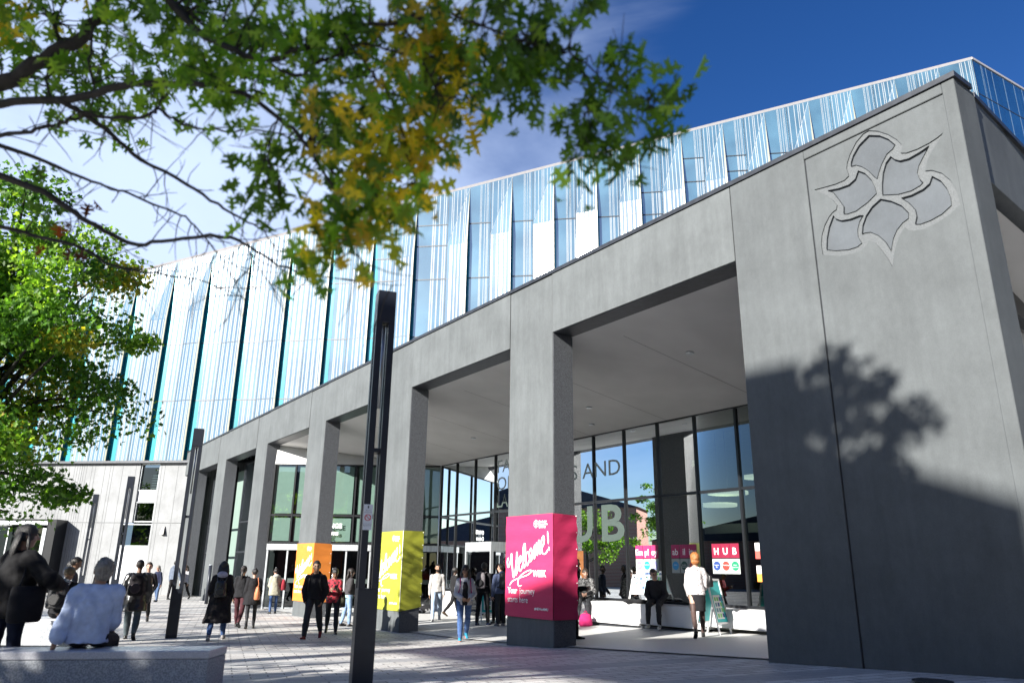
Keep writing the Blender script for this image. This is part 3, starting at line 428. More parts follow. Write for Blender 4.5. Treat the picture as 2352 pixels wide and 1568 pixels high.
wall_text(gR, 'OF BUSINESS AND', 15.0, 4.17, .47, M['letters2'], 6.27)
wall_text(gR, 'LAW', 15.0, 3.58, .45, M['letters'], 1.35)  # darker colour than the lines above, to cancel the sun falling here
for ch, a, b in (('H', 12.45, 11.4), ('U', 11.1, 9.95), ('B', 9.66, 8.62)): wall_text(gR, ch, a, 2.36, 1.03, M['letters'], a-b, .03)
wlx = -2.75; xl = [0, 1.28, 1.34, 3.7, 6.1, 8.0]
LWo = Vector((wlx, LW, 0)); UL = Vector((-1, 0, 0)); NL = Vector((0, -1, 0))
gL = glaze(LWo, UL, 0, [3.45, ZC], 'glass_screen', 'glass screen with pale green blinds set above the entrance doors', M['clear'], 2.38, xs=[0, 1.0, 3.35, 5.75, 6.6], nn=NL)
for a, b in ((.04, .94), (1.3, 3.25), (3.45, 5.65), (5.82, 6.56)):
    for z0, z1 in ((2.48, 3.38), (3.52, 5.36)):
        mb = MB(); p = LWo+UL*a-NL*.12+Z*z0; mb.poly([p, p+UL*(b-a), p+UL*(b-a)+Z*(z1-z0), p+Z*(z1-z0)]); mb.build('blind', M['blind'], gL)
# poster with writing on the blind
mb = MB(); p = LWo+UL*4.75+NL*.015; put_text(mb, 'CHANGE', .24, p+Z*2.98, -UL, Z, bold=.008); put_text(mb, 'Customs', .24, p+Z*2.72, -UL, Z, bold=.008); mb.build('lettering', M['white'], gL)
mb = MB(); p = LWo+UL*4.60+NL*.015; put_text(mb, 'CHA', .24, p+Z*2.84, -UL, Z, bold=.008); put_text(mb, 'Cust', .24, p+Z*2.58, -UL, Z, bold=.008); mb.build('lettering', M['dark'], gL)
# steel corner post
mb = MB(); mb.tube([(wlx+.04, LW-.1, -.05), (wlx+.04, LW-.1, ZC)], .06, 12); tag(mb.build('corner_post', M['steel']), 'slim steel post at the inner corner where the two glass screens meet', 'post')
def door(x0, x1, y, label):
    t = empty('entrance_door', ((x0+x1)/2, y, gh(x0, y)), label, 'door', 'entrance doors in the glass wall'); g = gh(x0, y)-.02
    mb = MB(); mb.box((x0, y-.15, 2.14), (x1-x0, 0, 0), (0, .3, 0), (0, 0, .22)); mb.build('header', M['steel'], t)
    for x in (x0, (x0+x1)/2-.03, x1-.06):
        mb = MB(); mb.box((x, y-.1, g), (.06, 0, 0), (0, .12, 0), (0, 0, 2.14-g)); mb.build('post', M['steel'], t)
    for k in range(2):
        a = x0+.07+k*((x1-x0)/2-.02); w = (x1-x0)/2-.11
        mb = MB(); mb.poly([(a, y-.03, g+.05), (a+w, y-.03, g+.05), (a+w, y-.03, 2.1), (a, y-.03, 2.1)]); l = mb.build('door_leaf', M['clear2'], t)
        mb = MB(); mb.tube([(a+w*.5, y-.09, .8), (a+w*.5, y-.09, 1.5)], .016, 6); mb.build('handle', M['steel'], l)
        mb = MB(); mb.box((a+.02, y-.045, .95), (w-.04, 0, 0), (0, .01, 0), (0, 0, .16)); mb.build('safety_strip', M['letters'], l)
        mb = MB(); mb.box((a, y-.05, g), (w, 0, 0), (0, .04, 0), (0, 0, .09)); mb.build('kick_rail', M['steel'], l)
door(-9.3, -7.7, LW, 'glass entrance door with steel header, leftmost of the three in the glass wall')
door(-7.2, -5.3, LW, 'glass entrance door with steel header behind the orange banner column')
door(-4.5, -2.5, LW, 'glass entrance door with steel header behind the yellow banner column')
def door2(s0, s1, label):
    t = empty('entrance_door', fp((s0+s1)/2, -GLS+.4, .05), label, 'door', 'entrance doors in the glass wall')
    def bx(name, a, b, n0, n1, z0, z1, m, par=None):
        mb = MB(); slab(mb, a, b, n0, n1, z0, z1); return mb.build(name, m, par or t)
    bx('header', s0, s1, -GLS+.8, -GLS+.1, 2.1, 2.4, M['steel'])
    for s in (s0, s1-.07): bx('post', s, s+.07, -GLS+.8, -GLS+.7, .05, 2.1, M['steel'])
    l = bx('door_leaf', s0+.08, s1-.08, -GLS+.75, -GLS+.73, .08, 2.08, M['clear2']); bx('safety_strip', s0+.1, s1-.1, -GLS+.765, -GLS+.752, 1.0, 1.14, M['letters'], l)
door2(14.0, 15.6, 'glass entrance door in a white frame beside the tall corner post')
# shopfront panes close behind the far columns
far = empty('glass_screen', fp(33, -.9, 0), 'tall greenish window panes set close behind the two far columns', 'glazing')
for a, b in ((24.75, 29.3), (30.85, 34.9), (36.6, 40.2)):
    for k, (z0, z1) in enumerate(((0, 2.1), (2.16, 3.42), (3.48, 6.1))):
        w = (b-a)/2
        for j in range(2):
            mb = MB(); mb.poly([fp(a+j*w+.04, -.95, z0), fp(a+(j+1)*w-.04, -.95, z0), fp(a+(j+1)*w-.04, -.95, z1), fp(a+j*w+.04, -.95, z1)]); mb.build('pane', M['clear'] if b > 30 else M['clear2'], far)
    mb = MB()
    for z in (2.1, 3.42, 6.1): slab(mb, a, b, -.92, -1.05, z, z+.06)
    for s in (a, (a+b)/2-.03, b-.06): slab(mb, s, s+.06, -.91, -1.06, 0, 6.1)
    mb.build('frame', M['dark'], far)
mb = MB(); slab(mb, 25.6, 28.0, -1.3, -1.32, 4.6, 5.6); mb.build('blind', M['blind'], far)
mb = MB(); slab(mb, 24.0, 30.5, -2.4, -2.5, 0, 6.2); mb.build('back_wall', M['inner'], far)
mb = MB(); slab(mb, 31.2, 40, -1.5, -1.52, 0, 6.1); mb.build('blind', M['blind'], far)
# interior rooms
ri = empty('interior_room', (3, 34, 0), 'dim hall seen through the glass screens with ceiling, floor and columns', 'room')
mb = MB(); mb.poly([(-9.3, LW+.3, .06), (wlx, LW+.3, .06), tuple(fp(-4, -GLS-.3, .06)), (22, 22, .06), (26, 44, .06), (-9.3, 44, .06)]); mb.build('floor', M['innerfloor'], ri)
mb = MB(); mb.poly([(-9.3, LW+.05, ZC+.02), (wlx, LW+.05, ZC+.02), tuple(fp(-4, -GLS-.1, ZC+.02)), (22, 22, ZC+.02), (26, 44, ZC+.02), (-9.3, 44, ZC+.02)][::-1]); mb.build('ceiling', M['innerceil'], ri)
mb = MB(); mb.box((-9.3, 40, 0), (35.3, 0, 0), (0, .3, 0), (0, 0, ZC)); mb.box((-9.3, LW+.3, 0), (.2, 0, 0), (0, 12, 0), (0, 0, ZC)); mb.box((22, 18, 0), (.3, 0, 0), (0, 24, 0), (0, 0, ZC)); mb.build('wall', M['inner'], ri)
for s, n in ((9.2, -9), (4.5, -9), (13.8, -9.5)):
    mb = MB(); slab(mb, s, s+.45, n, n-.45, 0, ZC); mb.build('column', M['soffit'], ri)
mb = MB(); slab(mb, 2, 8.2, -8.4, -8.5, 2.6, 2.85); slab(mb, 2, 8.2, -8.4, -8.5, .2, .3); mb.build('gallery_edge', M['soffit'], ri)
for s, n, z, r in ((8.9, -8.2, 4.66, .62), (10.9, -8.2, 3.85, .5), (11.0, -8.6, 3.58, .42), (6.9, -8, 3.62, .55), (7.4, -8.2, 3.33, .5), (6.0, -8.2, 4.0, .4), (5.1, -8.6, 3.7, .45)):
    t = empty('pendant_lamp', fp(s, n, z), 'round flat glowing ceiling pendant seen through the glass at %.1f metres' % z, 'lamp', 'round pendant lamps inside the hall')
    mb = MB(); mb.tube([fp(s, n, z), fp(s, n, z+.08)], r, 24); mb.build('shade', M['disc'], t)
    mb = MB(); mb.tube([fp(s, n, z+.081), fp(s, n, ZC)], .012, 5); mb.build('cord', M['dark'], t)
    t['label'] = {4.66: 'round white pendant lamp inside, highest and nearest the ceiling', 3.85: 'round pendant lamp above the frosted letter B, upper of two', 3.58: 'round pendant lamp above the frosted letter B, lower of two', 3.62: 'round pale yellow pendant lamp over the right-hand posters, upper one', 3.33: 'round pale yellow pendant lamp over the right-hand posters, lower one', 4.0: 'round pendant lamp inside close to the corner pier, upper one', 3.7: 'round pendant lamp inside close to the corner pier, lower one'}[z]
def cafe_table(s, n, lab):
    t = empty('bar_table', fp(s, n, .07), lab, 'table'); mb = MB(); mb.tube([fp(s, n, .95), fp(s, n, .99)], .35, 16); mb.build('table_top', M['white'], t)
    mb = MB(); mb.tube([fp(s, n, .1), fp(s, n, .95)], .03, 8); mb.tube([fp(s, n, .07), fp(s, n, .1)], .22, 14); mb.build('pedestal', M['steel'], t)
cafe_table(7.7, -7.2, 'round white table inside behind the seated man in black'); cafe_table(5.2, -7.3, 'round white table inside behind the HUB posters')
# stone ledge
lg = empty('stone_ledge', fp(7, -GLS+.4, .1), 'long pale stone ledge used as a seat below the glass screen', 'bench')
for k in range(6):
    a = -1+k*2.1; b = a+2.1
    mb = MB(); slab(mb, a+.003, b-.003, -GLS+.76, -GLS-.2, gh(*fp(a, -5).xy)+.07, .76); bevel(mb.build('stone_block', M['stone'], lg), .015, 2)
mb = MB(); slab(mb, -1, 11.59, -GLS+.66, -GLS-.1, -.05, .25); mb.build('plinth_recess', M['dark'], lg)
mb = MB(); slab(mb, 11.62, SG, -GLS+.1, -GLS-.15, -.05, .74); tag(mb.build('low_wall', M['stone']), 'low pale stone upstand under the glass screen beyond the ledge', 'wall')
# ------------------------------------------------------------------ posters in the glass
M['letwhite'] = mat('poster_white', (.36, .40, .38), .6, var=.03)
POS = [(8.22, 'Em', (.42, .03, .12), (.62, .2, .55), ('Graduate', 'Jobs')), (7.94, 'pl', (.42, .03, .12), (.02, .5, .25), ('Placements', '')), (7.66, 'oy', (.42, .03, .12), (.3, .3, .6), ('Career', 'Options')),
       (6.93, 'ab', (.42, .03, .12), (.05, .3, .6), ('Advice', '')), (6.64, 'il', (.42, .03, .12), (.04, .1, .08), ('Study &', 'Volunteering')), (6.36, 'ity', (.42, .03, .12), (.7, .12, .1), ('Events', '')),
       (5.61, 'H', (.20, .01, .035), (.02, .05, .2), ('Support', 'for')), (5.34, 'U', (.20, .01, .035), (.35, .04, .03), ('Workshops', '')), (5.07, 'B', (.20, .01, .035), (.01, .2, .1), ('Work', 'Experience'))]
def flat(name, col, rough=.5): return mat(name, col, rough, var=.03)
for i, (s, tx, c1, c2, wd) in enumerate(POS):
    t = empty('poster', fp(s-.13, -GLS+.02, 1.5), 'poster with the letters %s on red above a coloured disc, in the window' % tx, 'poster', 'posters stuck inside the glass')
    n0 = -GLS-.046
    mb = MB(); slab(mb, s-.265, s, n0+.004, n0, 1.87, 2.2); mb.build('title_panel', flat('title_red_%d' % i, c1), t)
    mb = MB(); slab(mb, s-.265, s, n0+.004, n0, 1.51, 1.85); mb.build('disc_panel', M['letwhite'], t)
    mb = MB(); c = fp(s-.132, n0+.008, 1.69); mb.tube([c-N*.002, c+N*.001], .105, 22); mb.build('disc', flat('disc_colour_%d' % i, c2), t)
    mb = MB(); put_text(mb, tx, .22, fp(s-.132, n0+.007, 1.95), UR, Z, bold=.004, align='c'); mb.build('lettering', M['white'], t)
    mb = MB(); put_text(mb, wd[0], .042, fp(s-.132, n0+.0125, 1.695), UR, Z, align='c'); put_text(mb, wd[1] or ' ', .042, fp(s-.132, n0+.0125, 1.65), UR, Z, align='c'); mb.build('caption', M['white'], t)
for z0, z1, c, lb in ((1.85, 2.2, (.7, .1, .08), 'red and white'), (1.35, 1.7, (.8, .3, .05), 'orange and white')):
    t = empty('notice', fp(4.3, -GLS+.02, z0), 'small %s notice in the window beside the corner pier' % lb, 'notice'); mb = MB(); slab(mb, 4.15, 4.35, -GLS-.042, -GLS-.046, (z0+z1)/2, z1); mb.build('upper_sheet', M['white'], t)
    mb = MB(); slab(mb, 4.15, 4.35, -GLS-.042, -GLS-.046, z0, (z0+z1)/2-.002); mb.build('lower_sheet', flat('notice_%s' % lb[:3], c), t)
# ------------------------------------------------------------------ upper folded glass building
gb = empty('glass_building', (3, 39, 0), 'tall office block of folded blue glass panels with white stripes behind the colonnade', 'building')
A98 = R(98); GD = Vector((math.sin(A98), math.cos(A98), 0)); GN = Vector((math.cos(A98), -math.sin(A98), 0)); G0 = Vector((-20, 42, 0))
def gp(s, n=0, z=0): return G0+GD*s+GN*n+Z*z
def roof(s): return 19.37+.2197*s
TIPS = [-40.1+2.45*k for k in range(15)]+[-2.96, -.57, 1.75, 4.25, 6.81, 9.35, 11.9, 14.42, 17.56, 20.1, 22.58, 25.06, 27.55, 30.0, 32.4, 34.8, 37.3, 39.7, 42.14, 44.56, 46.45]
TIPS = [t for t in TIPS if t > -19.5]
ROWS = [7.1, 10.55, 13.98, 17.43, 20.86, 24.3]
rg = random.Random(11)
def bars_between(a, b, s_pos, dens, wmin=.05, wmax=.12):
    out = []; x = a
    while x < b:
        w = rg.uniform(wmin, wmax); 
        if rg.random() < dens: out.append((x, min(x+w, b)))
        x += w+rg.uniform(.03, .09)
    return out
PATS_L = ['1101101101', '1011011011', '1101011011', '1011101101']; PATS_R = ['0011010110', '0001101011', '0110010110', '0011011001']; PATS_B = ['1010110101', '0110101011', '1011010101', '1001011010']
def stripes(a, b, pat, wf):
    n = len(pat); w = (b-a)/n; return [(a+w*i+w*.12, a+w*i+w*(.12+.62*wf)) for i in range(n) if pat[i] == '1']
for i in range(len(TIPS)-1):
    t0, t1 = TIPS[i], TIPS[i+1]; bw = min(1.26, (t1-t0)*.5); bs = t1-bw; pr = .34 if t1 > 14 else .23
    if i == len(TIPS)-2: bw = .0; bs = t1; 
    left = t0 < 9; dn = .85 if left else .5
    # A: flat pane
    mb = MB(); r0, r1 = roof(t0), roof(bs)
    mb.poly([gp(t0, 0, 7.1), gp(bs, 0, 7.1), gp(bs, 0, r1), gp(t0, 0, r0)], 0)
    zs = [7.1]+[z for z in ROWS[1:] if z < r0-1.5]
    tipz = roof(t1)-3.7
    if abs(min([abs(z-tipz) for z in zs]))>.9: zs = sorted(zs+[tipz])
    zs.append(None); pat = rg.choice(PATS_L if left else PATS_R)
    for k in range(len(zs)-1):
        z0 = zs[k]; z1 = zs[k+1]
        clear = (bs-t0)*(.18 if left else (.45 if t0 > 16 else .3))
        for a, b in stripes(t0+clear, bs-.05, pat, .62 if k == len(zs)-2 else 1.0):
            ta = z1-.03 if z1 else roof(a)-.03; tb = z1-.03 if z1 else roof(b)-.03
            mb.add([gp(a, .006, z0+.04), gp(b, .006, z0+.04), gp(b, .006, tb), gp(a, .006, ta)], [(0, 1, 2, 3)], 1)
        mb.box(gp(t0, 0, z0-.03), GD*(bs-t0), GN*.02, Z*.06, 2)
    mb.box(gp(bs-.025, 0, 7.1), GD*.025, GN*.012, Z*(roof(bs)-7.1), 2)
    if left or True:
        pass
    mb.build('glass_bay', [M['glassA'], M['frit'], M['dark']], gb)
    if bw == 0: continue
    # B: pane folded outwards, with the triangular flat part above
    mb = MB(); dirB = (GD*bw+GN*pr)/math.hypot(bw, pr); nB = dirB.cross(Z).normalized()
    if nB.dot(GN) < 0: nB = -nB
    ln = math.hypot(bw, pr)
    q = [gp(bs, 0, 7.1), gp(t1, pr, 7.1), gp(t1, pr, tipz), gp(bs, 0, tipz)]; mb.poly(q, 0)
    q = [gp(bs, 0, tipz), gp(t1, pr, tipz), gp(t1, 0, roof(t1))]; mb.poly(q, 3)
    q = [gp(bs, 0, tipz), gp(t1, 0, roof(t1)), gp(bs, 0, roof(bs))]; mb.poly(q, 3)
    be = .12; patB = rg.choice(PATS_L if left else PATS_B)
    for k in range(len(zs)-1):
        z0 = zs[k]; z1 = zs[k+1] if zs[k+1] and zs[k+1] < tipz-.2 else tipz
        if z0 >= tipz-.3: break
        for a, b in stripes(.08, ln-be-.04, patB, 1.0):
            P = lambda x, z: gp(bs, 0, z)+dirB*x+nB*.006
            mb.add([P(a, z0+.03), P(b, z0+.03), P(b, z1-.02), P(a, z1-.02)], [(0, 1, 2, 3)], 1)
        if k: mb.box(gp(bs, 0, z0-.012)+nB*.001, dirB*ln, nB*.012, Z*.024, 2)
    # vertical stripes on the two upper triangles
    for a, b in stripes(.08, bw-.12, patB, .6):
        def topf(x): return roof(bs+x)
        def dg(x): return tipz+(roof(t1)-tipz)*x/bw
        mb.add([gp(bs+a, .006, dg(a)+.05), gp(bs+b, .006, dg(b)+.05), gp(bs+b, .006, topf(b)-.03), gp(bs+a, .006, topf(a)-.03)], [(0, 1, 2, 3)], 1)
        def lowp(x, z): # on the sloped triangle: n falls from pr*x/bw at tipz to 0 on the diagonal
            h = (z-tipz)/max(.01, dg(x)-tipz) if dg(x) > tipz+.01 else 0; return gp(bs+x, pr*x/bw*(1-h)+.008, z)
        if a > .2: mb.add([lowp(a, tipz+.02), lowp(b, tipz+.02), lowp(b, dg(b)-.04), lowp(a, dg(a)-.04)], [(0, 1, 2, 3)], 1)
    # thin joint line on the diagonal
    d0 = gp(bs, .002, tipz); d1 = gp(t1, .002, roof(t1)); mb.add([d0, d1, d1-Z*.06+GN*.01, d0-Z*.05+GN*.01], [(0, 1, 2, 3)], 1)
    mb.build('folded_glass_panel', [M['glassB'], M['frit'], M['dark'], M['glassA']], gb)
    mb = MB(); P = lambda x, z: gp(bs, 0, z)+dirB*x+nB*.009
    mb.add([P(ln-be, 7.1), P(ln, 7.1), P(ln, tipz), P(ln-be, tipz)], [(0, 1, 2, 3)], 0)
    mb.add([gp(t1-be, pr*(1-be/bw)+.012, tipz), gp(t1, pr+.012, tipz), gp(t1, .012, roof(t1))], [(0, 1, 2)], 0)
    mb.build('edge_panel', M['beige'], gb)
    # fin: return face, looking to the right, teal below and tapering to the roof
    mb = MB(); mb.poly([gp(t1, pr, 7.1), gp(t1+.004, -.001, 7.1), gp(t1+.004, -.001, roof(t1)), gp(t1, pr, tipz)], 0)
    tw = .40 if t1 < 14 else .13; mb.add([gp(t1+.006, .009, 7.12), gp(t1+tw, .009, 7.12), gp(t1+tw*.8, .009, tipz-.6), gp(t1+.006, .009, roof(t1)-.3)], [(0, 1, 2, 3)], 1)
    mb.build('side_fin', [M['navy'], M['teal']], gb)
mb = MB(); a, b = TIPS[0], TIPS[-1]
mb.hexa([gp(a, 0, roof(a)), gp(b, 0, roof(b)), gp(b, -.5, roof(b)), gp(a, -.5, roof(a)), gp(a, .06, roof(a)+.14), gp(b, .06, roof(b)+.14), gp(b, -.5, roof(b)+.14), gp(a, -.5, roof(a)+.14)]); mb.build('roof_edge', M['rim'], gb)
mb = MB(); mb.box(gp(a, .36, 6.96), GD*(b-a), GN*-.9, Z*.13); mb.build('lower_edge', M['dark'], gb)
# flank of the glass building going away to the right
A60 = R(60); H = gp(46.45); HD = Vector((math.sin(A60), math.cos(A60), 0)); HN = Vector((math.cos(A60), -math.sin(A60), 0)); rb = roof(46.45)
def hp(s, n=0, z=0): return H+HD*s+HN*n+Z*z
for k in range(12):
    s0 = k*2.5; mb = MB(); mb.poly([hp(s0, 0, 0), hp(s0+2.49, 0, 0), hp(s0+2.49, 0, rb), hp(s0, 0, rb)], 0)
    for a, b in bars_between(s0+.2, s0+2.3, 0, .25, .05, .12): mb.add([hp(a, .006, 8), hp(b, .006, 8), hp(b, .006, rb-.05), hp(a, .006, rb-.05)], [(0, 1, 2, 3)], 1)
    for z in (20.9, 24.3, 27.3): mb.box(hp(s0, 0, z), HD*2.49, HN*.015, Z*.05, 2)
    mb.build('glass_bay', [M['glassC'], mat('faint_stripe', (.12, .2, .32), .2), M['dark']], gb)
mb = MB(); mb.box(hp(-.02, .05, rb), HD*30, HN*-.5, Z*.14); mb.build('roof_edge', M['rim'], gb)
mb = MB(); mb.poly([gp(TIPS[0], -.3, roof(TIPS[0])), gp(46.4, -.3, rb), hp(30, -.3, rb), gp(20, -34, 24), gp(TIPS[0], -30, 18)]); mb.build('roof', M['dark'], gb)
# ribbed concrete wall below, with the stair window
rw = empty('ribbed_wall', gp(-10, 0, 0), 'pale vertically ribbed concrete wall under the glass block at the left', 'wall')
def gbox(mb, s0, s1, n0, n1, z0, z1, m=0): mb.box(gp(s0, n1, z0), GD*(s1-s0), GN*(n0-n1), Z*(z1-z0), m)
def ribs(s0, s1, z0, z1, name='wall_panel'):
    mb = MB(); gbox(mb, s0, s1, .12, -.3, z0, z1)
    x = s0+.1; w = random.Random(int(s0*10))
    while x < s1-.08: gbox(mb, x, x+.022, .124, .1, z0+.02, z1-.02, 1); x += w.choice([.16, .2, .34, .6, .8])
    mb.build(name, [M['ribbed'], M['groove']], rw)
for a, b in ((-19.5, -14.2), (-14.18, -8.4), (-8.38, -4.4), (-4.38, -.8), (.38, 3.2), (3.22, 6.0)):
    ribs(a, b, 3.72, 6.95); ribs(a, b if not (a < -1.5 < b) else -1.45, -.1, 3.70)
for z0, z1 in ((5.45, 6.95), (3.76, 4.85), (2.46, 3.66)):
    s0 = -.78 if z0 > 3.7 else -1.43
    w = MB(); w.poly([gp(s0, -.05, z0), gp(.36, -.05, z0), gp(.36, -.05, z1), gp(s0, -.05, z1)]); f = w.build('window', M['clear2'], rw)
    w = MB(); 
    for zz in (z0, z1-.05): gbox(w, s0, .36, .05, -.06, zz, zz+.05)
    for ss in (s0, .32): gbox(w, ss, ss+.04, .05, -.06, z0+.051, z1-.051)
    w.build('window_frame', M['steel'], f)
mb = MB(); gbox(mb, -.78, .37, .0, -.3, 4.86, 5.44); gbox(mb, -1.44, .37, .0, -.3, -.1, 2.45); mb.build('spandrel', M['stone'], rw)
mb = MB(); gbox(mb, -1.6, .6, -1.2, -1.3, 0, 6.9); mb.build('stairwell_back', M['inner'], rw)
for k in range(8):
    pass
mb = MB()
for k in range(7): gbox(mb, -.5, .34, -.5, -.54, 5.5+k*.14, 5.53+k*.14)
mb.build('stair_treads', M['steel'], rw)
mb = MB(); c = gp(1.15, .12, 3.1); mb.hexa([c-GD*.12, c+GD*.12, c+GD*.12+GN*.2, c-GD*.12+GN*.2, c-GD*.06+Z*.42, c+GD*.06+Z*.42, c+GD*.06+GN*.06+Z*.42, c-GD*.06+GN*.06+Z*.42]); tag(mb.build('wall_lamp', M['black']), 'small black wedge shaped lamp on the pale ribbed wall', 'lamp')
# closing wall between colonnade end and ribbed wall
mb = MB(); slab(mb, 40.2, END, -.01, -.6, -.1, ZB); mb.build('end_pier', M['conc'], cb)
# ------------------------------------------------------------------ cafe window box
cf = empty('cafe_window', (-26.2, 42, 0), 'projecting dark framed cafe window box at the far left', 'shop window')
x0, x1, y0, y1, zt = -28.3, -25.1, 41.5, 42.9, 3.72
mb = MB(); mb.box((x1-.02, y0, .4), (.45, 0, 0), (0, 1.4, 0), (0, 0, zt-.4)); mb.box((x0, y0, zt), (x1-x0+.43, 0, 0), (0, 1.4, 0), (0, 0, .1)); mb.build('surround', M['black'], cf)
mb = MB(); mb.box((x0, y0-.03, 3.52), (x1-x0-.02, 0, 0), (0, .1, 0), (0, 0, .19)); mb.box((x1-.22, y0-.03, .4), (.19, 0, 0), (0, .1, 0), (0, 0, 2.95)); mb.box((x0+1.1, y0-.02, .4), (.06, 0, 0), (0, .08, 0), (0, 0, 2.95)); mb.build('frame', M['steel'], cf)
mb = MB(); mb.poly([(x0, y0+.03, .4), (x1-.2, y0+.03, .4), (x1-.2, y0+.03, 3.4), (x0, y0+.03, 3.4)]); mb.build('pane', M['clear2'], cf)
mb = MB(); mb.poly([(x0, y0+.9, 0), (x1, y0+.9, 0), (x1, y0+.9, 3.5), (x0, y0+.9, 3.5)]); mb.build('back_wall', M['inner'], cf)
mb = MB(); put_text(mb, 'CAFE', .30, (-26.5, y0+.0, 2.93), (1, 0, 0), Z, bold=.006, shear=.15); mb.build('lettering', M['white'], cf)
mb = MB(); mb.box((x0+1.9, y0+.5, 1.6), (.75, 0, 0), (0, .05, 0), (0, 0, .55)); mb.build('lit_panel', M['disc'], cf)
mb = MB(); mb.tube([(x0+1.9, y0+.5, 2.5), (x0+1.9, y0+.5, 2.6)], .35, 16); mb.build('round_lamp', M['disc'], cf)
if 0: mb = MB(); mb.box((-40, 38.6, 0), (14.3, 0, 0), (0, 6, 0), (0, 0, 9)); tag(mb.build('side_wing', M['ribbed']), 'pale plain wall beyond the cafe window, hidden by the leafy tree', 'wall')
# ------------------------------------------------------------------ banners
def mkfabric(name, col): return mat(name, col, .55, .3, var=.06, scale=2, bump=.25, bscale=5, stretch=(1, 1, 2.5))
WELP = DATA['WEL']
def banner(k, col, label, z0, z1, fold):
    a, b = PIL[k]; t = empty('banner', fp((a+b)/2, .02, z0), label, 'banner', 'welcome banners wrapped round the columns')
    fb = mkfabric('banner_fabric_%d' % k, col)
    mb = MB(); nu, nv = 26, 34; r = random.Random(k)
    wrinkles = [(r.uniform(0, 1), r.uniform(.25, 1)) for _ in range(9)]
    def disp(u, v, amp):
        return amp*(.004*math.sin(v*38+u*3+k)+.004*noise.noise((u*3+k, v*9, 0)))
    for j in range(nv+1):
        for i in range(nu+1):
            u, v = i/nu, j/nv; mb.v.append(tuple(fp(b+.02-(b-a+.04)*u, .012+disp(u, v, 1)+.003, z0+(z1-z0)*v)))
    for j in range(nv):
        for i in range(nu): q = j*(nu+1)+i; mb.face((q, q+1, q+nu+2, q+nu+1), 0, True)
    mb.build('front_sheet', fb, t)
    mb = MB(); nu = 22
    for j in range(nv+1):
        for i in range(nu+1):
            u, v = i/nu, j/nv
            pull = .05*u*(1-u)*4*0; tie = 6*v; saw = abs((tie % 1)-.5)*2
            d = .010+u*.05*(1-saw)*-.2+.016*noise.noise((u*1.1+k, v*7-u*1.6*fold, 3))*min(1, .25+u)+.006*math.sin(v*37.7)*u
            sg = -.02*(1-saw)*u if fold else 0
            zz = z0+(z1-z0)*v+(.05*u*(1 if k != 1 else 1.9)*(1-v) if k == 1 else -.02*u*v)
            c = fp(a-.012-max(.0, d+.012), .012-(.6+sg)*u, zz); mb.v.append(tuple(c))
    for j in range(nv):
        for i in range(nu): q = j*(nu+1)+i; mb.face((q, q+1, q+nu+2, q+nu+1), 0, True)
    mb.build('side_sheet', fb, t)
    mb = MB(); mb.tube([fp(a-.012, .014, z0), fp(a-.012, .014, z1)], .008, 6); mb.build('edge_seam', M['white'] if k == 1 else fb, t)
    mb = MB()
    for j in range(7): c = fp(a-.03, -.56, z0+.03+(z1-z0-.06)*j/6); mb.ball(c, .012, 6, 4)
    mb.build('cable_ties', M['white'], t)
    # lettering traced on the first banner and repeated at the same scale
    off = a-4.67; sc = (z1-z0)/(2.6-.665); zz = lambda z: z0+(z-.665)*sc
    def P(q): return (-(q[0]-4.67), (q[1]-.665)*sc)
    nf = .028
    mb = MB(); [ribbon(mb, [P(q) for q in st], .019 if i < 8 else .016, fp(a, nf, z0), -D*-1*-1, Z) for i, st in enumerate(WELP)]
    mb.build('script_lettering', M['white'], t)
    mb = MB(); u0 = -D
    put_text(mb, 'WEEK', .165, fp(a+.60, nf, zz(1.43)), u0, Z, bold=.006, sx=.92)
    put_text(mb, 'Your', .165, fp(a+1.44, nf, zz(1.10)), u0, Z, bold=.005, sx=.95); put_text(mb, 'journey', .165, fp(a+1.04, nf, zz(1.10)), u0, Z, sx=.98)
    put_text(mb, 'starts here', .165, fp(a+1.45, nf, zz(.935)), u0, Z, sx=.95)
    put_text(mb, '#NEWtoMMU', .065, fp(a+.55, nf, zz(.82)), u0, Z, bold=.002, sx=1.1)
    for q, w in enumerate(('Manchester', 'Metropolitan', 'University')): put_text(mb, w, .062, fp(a+.41, nf, zz(2.44-.052*q)), u0, Z, bold=.0015, sx=.85)
    mb.build('small_lettering', M['white'], t)
    mb = MB(); c = fp(a+.50, nf, zz(2.42))
    for q in range(6):
        an = q*math.pi/3+math.pi/2; ce = (math.cos(an)*.05, math.sin(an)*.05)
        ribbon(mb, [(ce[0]+.028*math.cos(an+w)*1.0, ce[1]+.028*math.sin(an+w)) for w in np.linspace(0, 2*math.pi, 7)], .006, c, u0, Z)
    mb.build('small_emblem', M['white'], t)
banner(0, (.52, .032, .105), 'pink welcome banner round the nearest column', .665, 2.6, 1)
banner(1, (.31, .325, .035), 'yellow green welcome banner round the second column', .51, 2.47, 1)
banner(2, (.62, .20, .035), 'orange welcome banner round the third column, behind the man in the black hoodie', .47, 2.28, 0)
